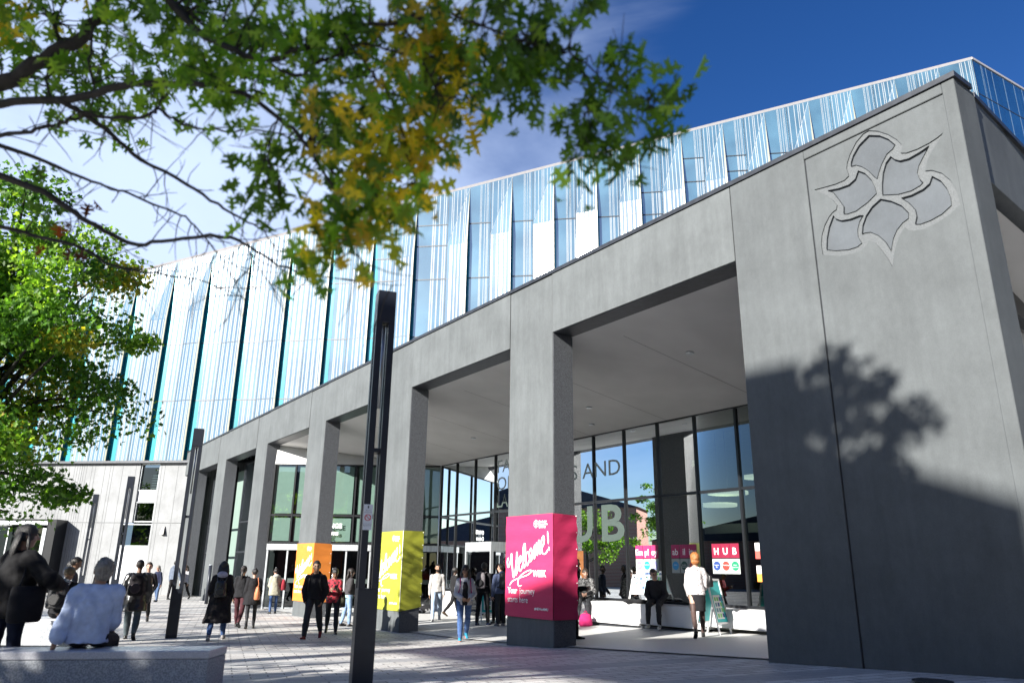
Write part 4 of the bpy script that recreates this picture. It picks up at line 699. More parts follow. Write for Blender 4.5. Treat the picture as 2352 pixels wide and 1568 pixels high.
# ------------------------------------------------------------------ lamp posts
def lamp(x, y, label, rot=R(20), H=4.62):
    z = gh(x, y); t = empty('street_lamp', (x, y, z), label, 'lamp post', 'tall slotted square lamp posts on the square'); w = .23
    mb = MB(); mb.cbox((x, y, z+.5), w, w, 1.06, rot); bevel(mb.build('base', M['lamp'], t), .006, 1)
    mb = MB(); mb.cbox((x, y, z+H-.2), w, w, .42, rot); bevel(mb.build('head', M['lamp'], t), .006, 1)
    c, s_ = math.cos(rot), math.sin(rot); k = w/2-.038
    for a, b in ((1, 1), (1, -1), (-1, 1), (-1, -1)):
        mb = MB(); mb.cbox((x+(a*c-b*s_)*k, y+(a*s_+b*c)*k, z+(H-.41+1.03)/2), .076, .076, H-.41-1.03, rot); mb.build('corner_bar', M['lamp'], t)
    mb = MB(); mb.tube([(x, y, z+H-1.5), (x, y, z+H-.42)], .02, 8); mb.build('lamp_tube', M['steel'], t)
    mb = MB(); mb.cbox((x, y, z+2.6), w-.03, w-.03, .05, rot); mb.build('brace', M['lamp'], t)
    return t
L1 = lamp(-1.63, 8.95, 'large dark slotted lamp post nearest the camera, with a small no smoking plate')
lamp(-7.42, 17.5, 'dark slotted lamp post standing left of the woman in the long black coat')
lamp(-13.95, 27.6, 'dark slotted lamp post before the ribbed wall, behind the man in the leather coat'); lamp(-19.3, 35.2, 'farthest and leftmost slotted lamp post, beside the cafe window box')
ro = R(20); ca, sa = Vector((math.cos(ro), math.sin(ro), 0)), Vector((-math.sin(ro), math.cos(ro), 0))
pc = Vector((-1.63, 8.95, 0))-ca*.119
sg = empty('no_smoking_plate', tuple(pc-sa*.05+Z*2.0), 'small white no smoking plate fixed to the nearest lamp post', 'sign')
o_ = Vector((-1.63, 8.95, 0))-ca*.119-sa*.0
fo = Vector((-1.63, 8.95, 0))-sa*.1185-ca*.115
mb = MB(); mb.box(fo+Z*1.98, ca*.105, -sa*.004, Z*.29); mb.build('plate', mat('pale_blue_plate', (.6, .64, .7), .4, var=.02), sg)
mb = MB(); cc = fo+ca*.052-sa*.006+Z*2.12
ribbon(mb, [(.033*math.cos(w), .033*math.sin(w)) for w in np.linspace(0, 2*math.pi, 13)], .0055, cc, ca, Z); ribbon(mb, [(-.022, .022), (0, 0), (.022, -.022)], .0045, cc, ca, Z); mb.build('ban_symbol', mat('red_symbol', (.5, .03, .05), .5), sg)
mb = MB(); 
for w, z, s_ in (('This is a', 2.195, .018), ('smoke free area', 2.175, .014), ('Please do not smoke', 2.045, .0125), ('Beyond this Point', 2.025, .0135)): put_text(mb, w, s_, fo+ca*.052-sa*.006+Z*z, ca, Z, align='c')
mb.box(fo+ca*.045-sa*.0045+Z*2.225, ca*.014, -sa*.002, Z*.03); mb.build('lettering', M['dark'], sg)
# bollard by the far column
bz = gh(-12.6, 32.7); t = empty('bollard', (-12.6, 32.7, bz), 'slim dark bollard standing beside the far column', 'bollard'); mb = MB(); mb.tube([(-12.6, 32.7, bz), (-12.6, 32.7, bz+1.55)], .07, 12); mb.build('post', M['lamp'], t); mb = MB(); mb.ball((-12.6, 32.7, bz+1.55), (.072, .072, .03), 12, 5); mb.build('cap', M['steel'], t)
# ------------------------------------------------------------------ granite benches on the square
def gbench(x0, x1, y0, y1, ztop, sl, label):
    g = min(gh(x0, y0), gh(x1, y1)); t = empty('granite_bench', ((x0+x1)/2, (y0+y1)/2, g), label, 'bench', 'granite benches on the square')
    u = Vector((x1-x0, sl, 0)); v = Vector((0, y1-y0, 0)); o = Vector((x0, y0, 0))
    mb = MB(); mb.box(o+Z*(ztop-.42), u, v, Z*.345); bevel(mb.build('body', M['granite'], t), .012, 2)
    mb = MB(); mb.box(o+Z*(ztop-.075)-Vector((.0, .004, 0)), u+Vector((.006, 0, 0)), v+Vector((0, .008, 0)), Z*.075); bevel(mb.build('seat', M['granitetop'], t), .014, 3)
    mb = MB(); mb.box(o+Z*(g-.12)+Vector((.1, .07, 0)), u-Vector((.2, 0, 0)), v-Vector((0, .14, 0)), Z*(ztop-.421-g+.12)); mb.build('plinth', M['dark'], t)
gbench(-7.5, -2.83, 6.72, 7.18, .80, .85, 'speckled granite bench with pale seat in the near left corner')
gbench(-10.6, -7.0, 13.3, 13.95, .66, .1, 'granite bench behind the seated man in the pale blue jumper')
# manhole cover
mb = MB(); c = Vector((4.3, 8.15, gh(4.3, 8.15)+.012)); mb.tube([c, c+Z*.012], .19, 24); tag(mb.build('manhole_cover', M['dark']), 'round dark manhole cover in the shade at the foot of the corner pier', 'manhole cover')
# ------------------------------------------------------------------ A boards
def aboard(x, y, rz, label, teal=True, h=1.25, w=.62, z=None):
    z = gh(x, y)+.02 if z is None else z; t = empty('sandwich_board', (x, y, z), label, 'sign board'); a = Vector((math.cos(rz), math.sin(rz), 0)); b = Vector((-a.y, a.x, 0)); c = Vector((x, y, z))
    for s_ in (-1, 1):
        top = c+b*s_*.03+Z*h; bot = c+b*s_*.28
        up_ = (top-bot).normalized(); n = a.cross(up_); n = n if n.dot(b*s_) > 0 else -n
        mb = MB()
        for e in (-1, 1): mb.box(bot+a*e*(w/2)-a*.02, a*.04, n*.025, top-bot)
        mb.box(bot+a*(-w/2+.02)+up_*.22, a*(w-.04), n*.025, up_*.04); mb.box(top+a*(-w/2+.02)-up_*.04, a*(w-.04), n*.025, up_*.04); mb.build('frame', M['white'], t)
        mb = MB(); mb.box(bot+a*(-w/2+.021)+up_*.262, a*(w-.042), n*.012, up_*(h*1.02-.31)); p = mb.build('poster', mat('teal_board', (.04, .48, .48), .5, var=.1, scale=3) if teal else mat('pale_board', (.45, .62, .66), .4, var=.2, scale=5), t)
        mb = MB(); o = bot+a*(-w/2+.08)+up_*.33+n*.0135; mb.add([o, o+a*(w-.2), o+a*(w-.2)+up_*.5, o+up_*.5], [(0, 1, 2, 3)], 0)
        o += n*.002; r = random.Random(5)
        for i in range(4):
            for j in range(4):
                q = o+a*(.03+i*.105)+up_*(.03+j*.115); mb.add([q, q+a*.075, q+a*.075+up_*.08, q+up_*.08], [(0, 1, 2, 3)], 1+(i+j+r.randint(0, 1)) % 3)
        mb.build('printed_sheet', [M['white'], mat('navy_print', (.05, .1, .25)), mat('green_print', (.25, .6, .2)), mat('slate_print', (.15, .3, .35))], p)
aboard(4.5, 17.35, R(46), 'teal sandwich board in a white frame beside the woman in the black skirt', w=.5, h=1.15)
aboard(-.55, 23.6, R(10), 'teal sandwich board half hidden behind the group by the pink banner')
lp = fp(7.7, -5.35); aboard(lp.x, lp.y, R(-42), 'pale blue sandwich board standing on the stone ledge left of the seated man', False, .68, .5, .765)
# ------------------------------------------------------------------ leaves, branches, trees
def leaf_mat(name, trans=.55):
    m, nt, b, o = new_mat(name); N_ = nt.nodes.new; L = nt.links.new
    at = N_('ShaderNodeAttribute'); at.attribute_name = 'leafcol'
    b.inputs['Roughness'].default_value = .45; b.inputs['Specular IOR Level'].default_value = .3; L(at.outputs['Color'], b.inputs['Base Color'])
    t = N_('ShaderNodeBsdfTranslucent'); mu = N_('ShaderNodeMixRGB'); mu.blend_type = 'MULTIPLY'; mu.inputs[0].default_value = 1; mu.inputs[2].default_value = (2.0, 1.9, .8, 1); L(at.outputs['Color'], mu.inputs[1]); L(mu.outputs[0], t.inputs[0])
    mx = N_('ShaderNodeMixShader'); mx.inputs[0].default_value = trans; L(b.outputs[0], mx.inputs[1]); L(t.outputs[0], mx.inputs[2]); L(mx.outputs[0], o.inputs[0]); return m
M['leaf'] = leaf_mat('oak_leaf'); M['bark'] = mat('dark_bark', (.018, .016, .015), .85, bump=.5, bscale=30, var=.4, scale=14)
HALF = [(.012, 0), (.045, .15), (.25, .08), (.19, .19), (.31, .27), (.10, .29), (.085, .40), (.39, .35), (.33, .46), (.47, .58), (.29, .55), (.11, .57), (.09, .66), (.29, .73), (.20, .79), (.09, .80), (.055, .9), (0, 1)]
def oak_template():
    v = []; f = []
    for sg_ in (1, -1):
        k = len(v); pts = [(0, 0)]+HALF
        for x, y in pts: v.append((x*sg_, y, abs(x)*.30+.12*math.sin(y*2.6)))
        f.append([k+i for i in range(len(pts))][::sg_])
    return np.array(v), f
SIMPLE = (np.array([(0, 0, 0), (.30, .12, .06), (.20, .3, .05), (.42, .5, .1), (.17, .62, .04), (0, 1, 0), (-.17, .62, .04), (-.42, .5, .1), (-.20, .3, .05), (-.30, .12, .06)]), [[0, 1, 2, 3, 4, 5], [0, 5, 6, 7, 8, 9]])
OAK = oak_template()
PAL = {0: [(.045, .10, .016), (.065, .14, .02), (.10, .20, .03)], 1: [(.10, .22, .025), (.16, .30, .035), (.24, .38, .05), (.07, .15, .022)], 2: [(.50, .42, .03), (.60, .48, .04), (.28, .32, .03), (.14, .22, .03), (.42, .32, .04)], 3: [(.09, .025, .012), (.16, .04, .015), (.06, .02, .012)],  # leaf colours with sunlight put into the yellows, shade into the dark greens
       4: [(.045, .12, .016), (.07, .17, .024), (.11, .23, .034), (.03, .085, .012)], 5: [(.22, .24, .03), (.30, .26, .03), (.12, .18, .03)]}
def leaves(name, P, S, C, parent, tmpl, nrng, droop=.5, origin=None):
    """P positions (n,3), S sizes, C colours"""
    P = np.asarray(P, float); n = len(P); tv, tf = tmpl
    d = nrng.normal(size=(n, 3)); d[:, 2] -= droop*1.6; d /= np.linalg.norm(d, axis=1)[:, None]
    q = nrng.normal(size=(n, 3)); u = np.cross(d, q); u /= np.linalg.norm(u, axis=1)[:, None]; w = np.cross(u, d)
    S = np.asarray(S)[:, None, None]
    V = P[:, None, :]+S*(tv[None, :, 0:1]*u[:, None, :]+tv[None, :, 1:2]*d[:, None, :]+tv[None, :, 2:3]*w[:, None, :])
    nv = len(tv); V = V.reshape(-1, 3)
    o = np.array(WL[parent.name]); V = V-o
    loops = []; starts = []; tot = []; base = 0
    fl = [np.array(f) for f in tf]; per = sum(len(f) for f in fl)
    cat_ = np.concatenate(fl); LI = (cat_[None, :]+(np.arange(n)*nv)[:, None]).reshape(-1)
    ls = np.array([len(f) for f in fl]); st = np.concatenate([[0], np.cumsum(ls)[:-1]]); LS = (st[None, :]+(np.arange(n)*per)[:, None]).reshape(-1); LT = np.tile(ls, n)
    me = bpy.data.meshes.new(name); me.vertices.add(len(V)); me.vertices.foreach_set('co', V.astype(np.float32).ravel()); me.loops.add(len(LI)); me.loops.foreach_set('vertex_index', LI.astype(np.int32))
    me.polygons.add(len(LS)); me.polygons.foreach_set('loop_start', LS.astype(np.int32)); me.polygons.foreach_set('loop_total', LT.astype(np.int32)); me.update(calc_edges=True)
    a = me.attributes.new('leafcol', 'FLOAT_COLOR', 'POINT'); col = np.ones((n, nv, 4), np.float32); col[:, :, :3] = np.asarray(C)[:, None, :]; a.data.foreach_set('color', col.ravel())
    me.materials.append(M['leaf']); ob = bpy.data.objects.new(name, me); COL.objects.link(ob); ob.parent = parent; WL[ob.name] = Vector(o); return ob
def pick(pal, r): c = PAL[pal][r.integers(len(PAL[pal]))]; k = r.uniform(.75, 1.25); return [min(.9, v*k) for v in c]
# --- near tree with hanging oak twigs
def near_tree():
    nr = np.random.default_rng(3); rr = random.Random(3)
    tx, ty = -6.6, 3.6; t = empty('oak_tree', (tx, ty, gh(tx, ty)), 'near oak tree hanging large green and yellow lobed leaves over the top left', 'tree')
    mb = MB(); mb.tube([(tx, ty, gh(tx, ty)-.1), (tx+.1, ty, 1.5), (tx+.15, ty+.1, 3.2), (tx+.3, ty+.2, 5), (tx+.2, ty+.5, 7.5)], [.30, .24, .21, .17, .08], 12); mb.build('trunk', M['bark'], t)
    mb = MB(); allp = []
    hub = (tx+.2, ty+.15, 3.6)
    for k, br in enumerate(DATA['BR']):
        pts = smoothpts([tuple(b) for b in br], 4); P = [p[:3] for p in pts]; Rr = [max(.002, p[3]) for p in pts]
        if br[0][3] >= .022 and br[0][0] < -3: P = [hub]+P; Rr = [Rr[0]*1.2]+Rr
        if k == 9: P = [(tx+.25, ty+.25, 5.6), (-4, 4.2, 6.0)]+P; Rr = [.06, .045]+Rr
        # little wobble
        P = [(p[0]+rr.uniform(-.006, .006), p[1]+rr.uniform(-.02, .02), p[2]+rr.uniform(-.006, .006)) for p in P]
        mb.tube(P, Rr, 7); allp += [(p, r) for p, r in zip(P[1:], Rr[1:])]
        for i in range(2, len(P)-1):  # side twigs
            if Rr[i] < .02 and rr.random() < .8:
                a = Vector(P[i]); dr = (Vector(P[i+1])-Vector(P[i-1])).normalized(); sd = Vector((rr.gauss(0, 1), rr.gauss(0, .5), rr.gauss(0, 1)-.1)).normalized(); dr = (dr*.7+sd).normalized(); ln = rr.uniform(.06, .38); pp = [a]
                for q in range(4): dr = (dr+Vector((rr.gauss(0, .2), rr.gauss(0, .2), rr.gauss(0, .2)))).normalized(); pp.append(pp[-1]+dr*ln/4)
                mb.tube(pp, [.0035, .003, .0025, .002, .0012], 4)
                if rr.random() < .6:
                    b_ = pp[2]; mb.tube([b_, b_+(dr+sd*.9).normalized()*ln*.35], [.002, .001], 4)
    ap = np.array([p for p, r in allp]); P = []; S = []; C = []
    for cx, cy, cz, rx, rz, dd, n, pal in DATA['CL']:
        c = np.array((cx, cy, cz)); nt_ = max(1, n//9); ends = []
        for i in range(nt_):
            q = nr.normal(size=3); q /= np.linalg.norm(q); q *= nr.uniform(.1, 1)**(1/2.2); e = c+q*(rx, dd, rz); ends.append(e)
            j = np.argmin(((ap-e)**2).sum(1)+nr.uniform(0, .05)); a = Vector(ap[j]); b_ = Vector(e); md = (a+b_)/2+Vector((0, 0, .05))
            if (a-b_).length < 1.6: mb.tube([a, a*.6+md*.4+Vector((0, 0, .02)), md, b_], [.006, .004, .003, .0015], 4)
        for i in range(int(n*(.95 if pal == 2 else .70))):
            e = ends[nr.integers(nt_)]+np.clip(nr.normal(size=3), -1.8, 1.8)*(.075, .06, .075); P.append(e); S.append(nr.uniform(.078, .135)); C.append(pick(pal if nr.random() < .85 else 1, nr))
    mb.build('branches', M['bark'], t); o = leaves('foliage', P, S, C, t, OAK, nr, .55)
near_tree()
def crown_tree(name, x, y, zc, rx, ry, rz, nclump, per, size, pals, label, group, seed, trunk_r=.16, clump=.75, hollow=.55, limbs=7, avoid=False):
    nr = np.random.default_rng(seed); rr = random.Random(seed); g = gh(x, y); t = empty(name, (x, y, g), label, 'tree', group)
    c = np.array((x, y, zc)); P = []; S = []; C = []; cl = []
    for i in range(nclump):
        q = nr.normal(size=3); q /= np.linalg.norm(q); q *= nr.uniform(hollow, 1.03)
        cc = c+q*(rx, ry, rz)
        if avoid:
            v = Vector(cc)-P0; ze = cc[2]-v.dot(N)*.449; s_ = v.dot(D)+v.dot(N)*.23
            if (10.3 < s_ < 12.9 and -.1 < ze < 3.3) or (4.2 < s_ < 6.7 and .9 < ze < 3.6): continue
        cl.append(cc); rad = clump*nr.uniform(.55, 1.25); pal = pals[nr.integers(len(pals))]
        k = int(per*nr.uniform(.6, 1.3)); d = nr.normal(size=(k, 3)); d /= np.linalg.norm(d, axis=1)[:, None]; d *= (nr.uniform(0, 1, size=(k, 1))**.45)*rad*np.array((1.15, 1.15, .62))
        for p in cc+d: P.append(p); S.append(size*nr.uniform(.7, 1.3)); C.append(pick(pal, nr))
    mb = MB(); mb.tube([(x, y, g-.1), (x+.05, y, g+1.2), (x, y+.05, zc-rz*.5), (x+.1, y, zc+rz*.3), (x, y, zc+rz*.75)], [trunk_r*1.2, trunk_r, trunk_r*.85, trunk_r*.5, .03], 10); mb.build('trunk', M['bark'], t)
    mb = MB()
    for cc in cl[:max(limbs, int(nclump*.6))]:
        a = Vector((x, y, min(cc[2]-.3, zc-rz*.5+abs(rr.gauss(0, .5))*rz))); a.z = max(a.z, g+1.6); b = Vector(cc); md = a*.5+b*.5+Vector((rr.uniform(-.2, .2), rr.uniform(-.2, .2), .25)); mb.tube([a, a*.6+md*.4, md, b], [.05, .04, .028, .008], 5)
    mb.build('limbs', M['bark'], t); leaves('crown', P, S, C, t, SIMPLE, nr, .3); return t
def lefttree():
    x, y = -8.75, 11.9
    t = crown_tree('oak_tree', x, y, 4.9, 2.5, 2.2, 3.2, 185, 320, .095, [4, 4, 4, 4, 1, 1, 5], 'leafy green oak tree at the left edge before the ribbed wall', None, 5, .13, .62, .3, avoid=True)
lefttree()
crown_tree('oak_tree', -17.5, 9.2, 5.0, 3.6, 3.2, 2.0, 26, 48, .19, [4, 1], 'low wide oak tree left of the square, the middle one of its row', 'trees beside the square', 8, .18, .85, .3)
crown_tree('oak_tree', -22.5, 15.5, 6.2, 3.6, 3.4, 2.6, 26, 50, .19, [4, 1], 'oak tree left of the square, farthest from the viewer in its row', 'trees beside the square', 9, .18, .85, .3)
crown_tree('oak_tree', -11.2, -0.5, 5.3, 2.7, 2.4, 1.9, 44, 90, .19, [1, 2], 'yellowing oak tree left of the square, nearest the viewer in its row', 'trees beside the square', 10, .18, .8, .3)
crown_tree('oak_tree', -6.5, -2.1, 10.15, 1.2, 1.2, 1.1, 14, 200, .15, [1, 1], 'tall oak tree behind the viewer that shades the corner pier', 'trees beside the square', 12, .14, .36, .45)
crown_tree('oak_tree', 7.5, -9, 5.5, 3.2, 3.2, 3.4, 44, 150, .19, [1, 4], 'green oak tree behind the viewer, seen only as a reflection in the glass', None, 13, .2, .9, .2)
# --- unseen brick-clad blocker added behind the viewer, its outline shaped to shade the pier
def brick_mat():
    m, nt, b, o = new_mat('red_brick'); N_ = nt.nodes.new; L = nt.links.new; tc = N_('ShaderNodeTexCoord'); mp = N_('ShaderNodeMapping'); mp.inputs['Rotation'].default_value = (R(90), 0, 0); L(tc.outputs['Object'], mp.inputs[0])
    br = N_('ShaderNodeTexBrick'); br.inputs['Scale'].default_value = 4; br.inputs['Color1'].default_value = (.30, .10, .06, 1); br.inputs['Color2'].default_value = (.22, .07, .045, 1); br.inputs['Mortar'].default_value = (.3, .27, .24, 1); L(mp.outputs[0], br.inputs[0]); L(br.outputs[0], b.inputs['Base Color']); b.inputs['Roughness'].default_value = .85; return m
M['brick'] = brick_mat()
def occluder(T, prof, deep, label, name='brick_building'):
    h = Vector((SUN_DIR.x, SUN_DIR.y, 0)).normalized(); k = math.tan(SUN_EL)
    # profile given on the facade plane (s, z); carried back along the sun rays and raised accordingly
    def q(s, z, tt, tr): 
        p = fp(s, 0, 0); return p+h*tt+Z*max(0, z+tr*k)
    t = empty(name, tuple(fp(0)+h*T), label, 'building'); n = len(prof); mb = MB()
    A = [q(s, z, T, T) for s, z in prof]; B = [q(s, z, T+deep, T) for s, z in prof]
    a0, a1 = Vector((A[0].x, A[0].y, 0)), Vector((A[-1].x, A[-1].y, 0)); b0, b1 = Vector((B[0].x, B[0].y, 0)), Vector((B[-1].x, B[-1].y, 0))
    zb_ = -1.05+(T+deep)*k
    for v in (a0, a1, b0, b1): v.z = zb_
    mb.poly([a0]+A+[a1]); mb.poly(([b0]+B+[b1])[::-1]); mb.poly([a0, A[0], B[0], b0]); mb.poly([a1, b1, B[-1], A[-1]]); mb.poly([a0, a1, b1, b0]); mb.build('wall', M['brick'], t)
    mb = MB()
    for c_ in (a0, a1, b0, b1): mb.cbox((c_.x, c_.y, zb_/2), .4, .4, zb_)
    mb.build('support', M['brick'], t)
    mb = MB()
    for i in range(n-1): mb.hexa([A[i]-h*.3, A[i+1]-h*.3, B[i+1], B[i], A[i]-h*.3+Z*.2, A[i+1]-h*.3+Z*.2, B[i+1]+Z*.2, B[i]+Z*.2])
    mb.build('roof', M['dark'], t)
    u = (a1-a0); L_ = u.length; u = u/L_; fl = 0
    x = 1.2
    while x < L_-1.6:
        zz = zb_+1.2
        while zz < min(p.z for p in A)-2.2:
            mb = MB(); o = a0+u*x-h*.03+Z*(zz-zb_); mb.poly([o, o+u*1.1, o+u*1.1+Z*1.8, o]) if 0 else mb.poly([o, o+u*1.1, o+u*1.1+Z*1.8, o+Z*1.8]); w = mb.build('window', M['clear2'], t)
            mb = MB(); 
            for e, f_ in ((0, .06), (1.04, .06)): mb.box(o+u*e-h*.03, u*f_, h*.02, Z*1.8)
            for e in (0, .9, 1.74): mb.box(o-h*.035+Z*e, u*1.1, h*.02, Z*.06)
            mb.build('frame', M['white'], w); zz += 3.4
        x += 3.0
occluder(30, [(6.8, .55), (4.3, 1.15), (1.25, 2.9), (1.2, 4.15), (-.95, 4.1), (-1.0, 2.95), (-3.45, 2.0)], 4, 'raised brick link building on posts across the square, behind the viewer', 'brick_sun_blocker')
def block(x, y, w, d, h, label):
    t = empty('brick_building', (x, y, 0), label, 'building'); mb = MB(); mb.box((x-w/2, y-d/2, 0), (w, 0, 0), (0, d, 0), (0, 0, h)); mb.build('wall', M['brick'], t)
    mb = MB(); c = [(x-w/2-.3, y-d/2-.3, h), (x+w/2+.3, y-d/2-.3, h), (x+w/2+.3, y+d/2+.3, h), (x-w/2-.3, y+d/2+.3, h)]; e = [(x-w/2+.5, y, h+3), (x+w/2-.5, y, h+3)]; mb.add(c+e, [(0, 1, 5, 4), (2, 3, 4, 5), (1, 2, 5), (3, 0, 4), (3, 2, 1, 0)]); mb.build('roof', M['dark'], t)
    k = x-w/2+1.5
    while k < x+w/2-1.5:
        for z in (1.2, 4.6, 8): 
            if z+2 < h: mb = MB(); mb.poly([(k, y+d/2+.03, z), (k+1.2, y+d/2+.03, z), (k+1.2, y+d/2+.03, z+1.9), (k, y+d/2+.03, z+1.9)]); mb.build('window', M['white'] if 0 else M['clear2'], t)
        k += 3.2
block(-34, -32, 34, 10, 9.5, 'red brick terrace far behind the viewer on the left, seen only in the glass')  # terrace added out of view to dim the sky light on the pier
block(18, -26, 44, 10, 24, 'long red brick building far behind the viewer, seen only in the glass')  # unseen block, its height raised to keep sky light off the shaded pier
block(-50, 40, 6, 20, 7.2, 'red brick building beyond the square at the left, seen only in the glass')
block(-52, 16, 6, 26, 4.2, 'low brick building beyond the square at the left, seen only in the glass')
crown_tree('oak_tree', -34, 25.5, 5.6, 2.2, 2.4, 3.6, 34, 110, .19, [0, 4], 'slender oak tree across the square, seen only in the glass', None, 21, .16, .7, .2)
crown_tree('oak_tree', -40, 33, 4.2, 4, 4, 2.4, 34, 110, .22, [0, 4], 'low spreading oak tree across the square, seen only in the glass', None, 22, .16, .9, .2)
# ------------------------------------------------------------------ people
def V3(*a): return np.array(a, float)
class Body:
    """capsule / ellipsoid pieces, fused into one surface by a voxel remesh"""
    def __init__(s): s.mb = MB()
    def cap(s, a, ra, b, rb_, n=12, flat=None):
        a, b = Vector(a), Vector(b); d = (b-a); L_ = d.length; t = d/L_ if L_ > 1e-6 else Vector((0, 0, 1)); ref = t.orthogonal().normalized()
        if flat is not None: ref = (Vector(flat[0])-t*Vector(flat[0]).dot(t)).normalized()
        bi = t.cross(ref); fx = flat[1] if flat else 1.0; rings = []
        for k in range(1, 5): an = math.pi/2*(1-k/4); rings.append((a-t*ra*math.sin(an), ra*math.cos(an)))
        for k in range(1, 5): an = math.pi/2*k/4; rings.append((b+t*rb_*math.sin(an), max(rb_*math.cos(an), .001)))
        R_ = [[p+ref*r*fx*math.cos(2*math.pi*j/n)+bi*r*math.sin(2*math.pi*j/n) for j in range(n)] for p, r in rings]
        R_.insert(0, [a-t*ra+ref*.001*math.cos(2*math.pi*j/n)+bi*.001*math.sin(2*math.pi*j/n) for j in range(n)]); s.mb.loft(R_, 0, True)
    def loft(s, rings, n=18):
        """rings: (centre, side axis vec, front axis vec)"""
        R_ = []
        for c, u, v in rings:
            c, u, v = Vector(c), Vector(u), Vector(v); R_.append([c+u*math.cos(2*math.pi*j/n)+v*math.sin(2*math.pi*j/n) for j in range(n)])
        s.mb.loft(R_, 0, True)
    def ell(s, c, r, M_=None): s.mb.ball(c, r, 14, 10, 0, M_)
def fuse(mb, vox, smooth=4, wrinkle=0, wscale=9, seed=0, zst=.6):
    me = bpy.data.meshes.new('tmp'); me.from_pydata(mb.v, [], mb.f); ob = bpy.data.objects.new('tmp', me); COL.objects.link(ob)
    r = ob.modifiers.new('r', 'REMESH'); r.mode = 'VOXEL'; r.voxel_size = vox; r.use_smooth_shade = True
    if smooth: sm = ob.modifiers.new('s', 'SMOOTH'); sm.factor = .5; sm.iterations = smooth
    dg = bpy.context.evaluated_depsgraph_get(); m2 = bpy.data.meshes.new_from_object(ob.evaluated_get(dg)); bpy.data.objects.remove(ob); bpy.data.meshes.remove(me)
    n = len(m2.vertices); co = np.zeros(n*3, np.float32); m2.vertices.foreach_get('co', co); co = co.reshape(-1, 3)
    if wrinkle:
        no = np.zeros(n*3, np.float32); m2.vertices.foreach_get('normal', no); no = no.reshape(-1, 3)
        w = np.array([noise.noise((x*wscale*.8+seed, y*wscale*.8, z*wscale*zst+x*4))+.5*noise.noise((x*wscale*2+seed, y*wscale*2, z*wscale*2.2)) for x, y, z in co])
        co += no*(w*wrinkle)[:, None]
    m2.vertices.foreach_set('co', co.ravel()); m2.polygons.foreach_set('use_smooth', [True]*len(m2.polygons)); m2.update(); return m2, co
def attach(me, name, mats, parent, T):
    o = WL[parent.name]; me.transform(Matrix.Translation(-o) @ T); me.name = name
    for m in (mats if isinstance(mats, list) else [mats]): me.materials.append(m)
    ob = bpy.data.objects.new(name, me); COL.objects.link(ob); ob.parent = parent; WL[ob.name] = o; return ob
SK = {}
def cloth(name, col, rough=.85, var=.12, scale=12, **k):
    if name not in SK: SK[name] = mat(name, col, rough, .2, var=var, scale=scale, bump=.2, bscale=220, **k)
    return SK[name]
def plaidm():
    m, nt, b, o = new_mat('red_plaid'); N_ = nt.nodes.new; L = nt.links.new; tc = N_('ShaderNodeTexCoord'); c = N_('ShaderNodeTexChecker'); c.inputs['Scale'].default_value = 14; c.inputs['Color1'].default_value = (.45, .03, .05, 1); c.inputs['Color2'].default_value = (.015, .012, .015, 1)
    c2 = N_('ShaderNodeTexChecker'); c2.inputs['Scale'].default_value = 28; c2.inputs['Color1'].default_value = (.5, .04, .06, 1); c2.inputs['Color2'].default_value = (.1, .01, .02, 1); L(tc.outputs['Object'], c.inputs[0]); L(tc.outputs['Object'], c2.inputs[0])
    mx = N_('ShaderNodeMixRGB'); mx.inputs[0].default_value = .4; L(c.outputs[0], mx.inputs[1]); L(c2.outputs[0], mx.inputs[2]); L(mx.outputs[0], b.inputs['Base Color']); b.inputs['Roughness'].default_value = .9; return m
SKIN = {'light': (.40, .24, .18), 'tan': (.27, .155, .10), 'brown': (.13, .07, .045), 'dark': (.055, .03, .02)}
def skinm(k):
    n = 'skin_'+k
    if n not in SK: SK[n] = mat(n, SKIN[k], .5, .35, var=.08, scale=8)
    return SK[n]
HAIRC = {'black': (.008, .007, .007), 'brown': (.03, .018, .01), 'dark': (.014, .010, .008), 'ginger': (.30, .11, .03), 'grey': (.20, .18, .15), 'blondtop': (.10, .07, .04)}
def hairm(k):
    n = 'hair_'+k
    if n not in SK: SK[n] = mat(n, HAIRC[k], .45, .5, var=.35, scale=30, bump=.5, bscale=60, stretch=(3, 3, .5))
    return SK[n]
def rot(v, ax, a):
    return Matrix.Rotation(a, 3, ax) @ Vector(v)
def hand(mb, w, d, palm_n, side, curl, sc):
    """five-fingered hand: w wrist, d direction, palm_n palm normal, side +1/-1, curl radians"""
    d = Vector(d).normalized(); n = Vector(palm_n); n = (n-d*n.dot(d)).normalized(); a = d.cross(n)*side; w = Vector(w)
    def tb(p, r, k=7): mb.tube(p, r, k)
    P = w+d*.045*sc; mb.ball(P, (.045*sc, .014*sc, .052*sc), 10, 7, 0, Matrix((a, n, d)).transposed())
    for i, (off, ln, r) in enumerate(((-.030, .070, .0085), (-.010, .080, .009), (.010, .074, .0088), (.028, .058, .0075))):
        p = [w+d*.075*sc+a*off*sc]; dr = d.copy(); c_ = curl*(1+.12*i)
        for f in (.45, .32, .23): dr = (Matrix.Rotation(c_*.55*(1 if side > 0 else -1)*side, 3, a) @ dr) if False else (dr*math.cos(c_*.5)+n*math.sin(c_*.5)*1).normalized(); p.append(p[-1]+dr*ln*f*sc)
        tb(p, [r*sc*1.05, r*sc, r*sc*.92, r*sc*.6])
    th = (d*.6-a*.8+n*.25).normalized(); p = [w+d*.02*sc-a*.025*sc]; p.append(p[-1]+th*.032*sc); th = (th+d*.5+n*.2*(1+curl)).normalized(); p.append(p[-1]+th*.028*sc); p.append(p[-1]+(th+n*.3).normalized()*.02*sc); tb(p, [.013*sc, .011*sc, .0095*sc, .006*sc])
PEOPLE = {}
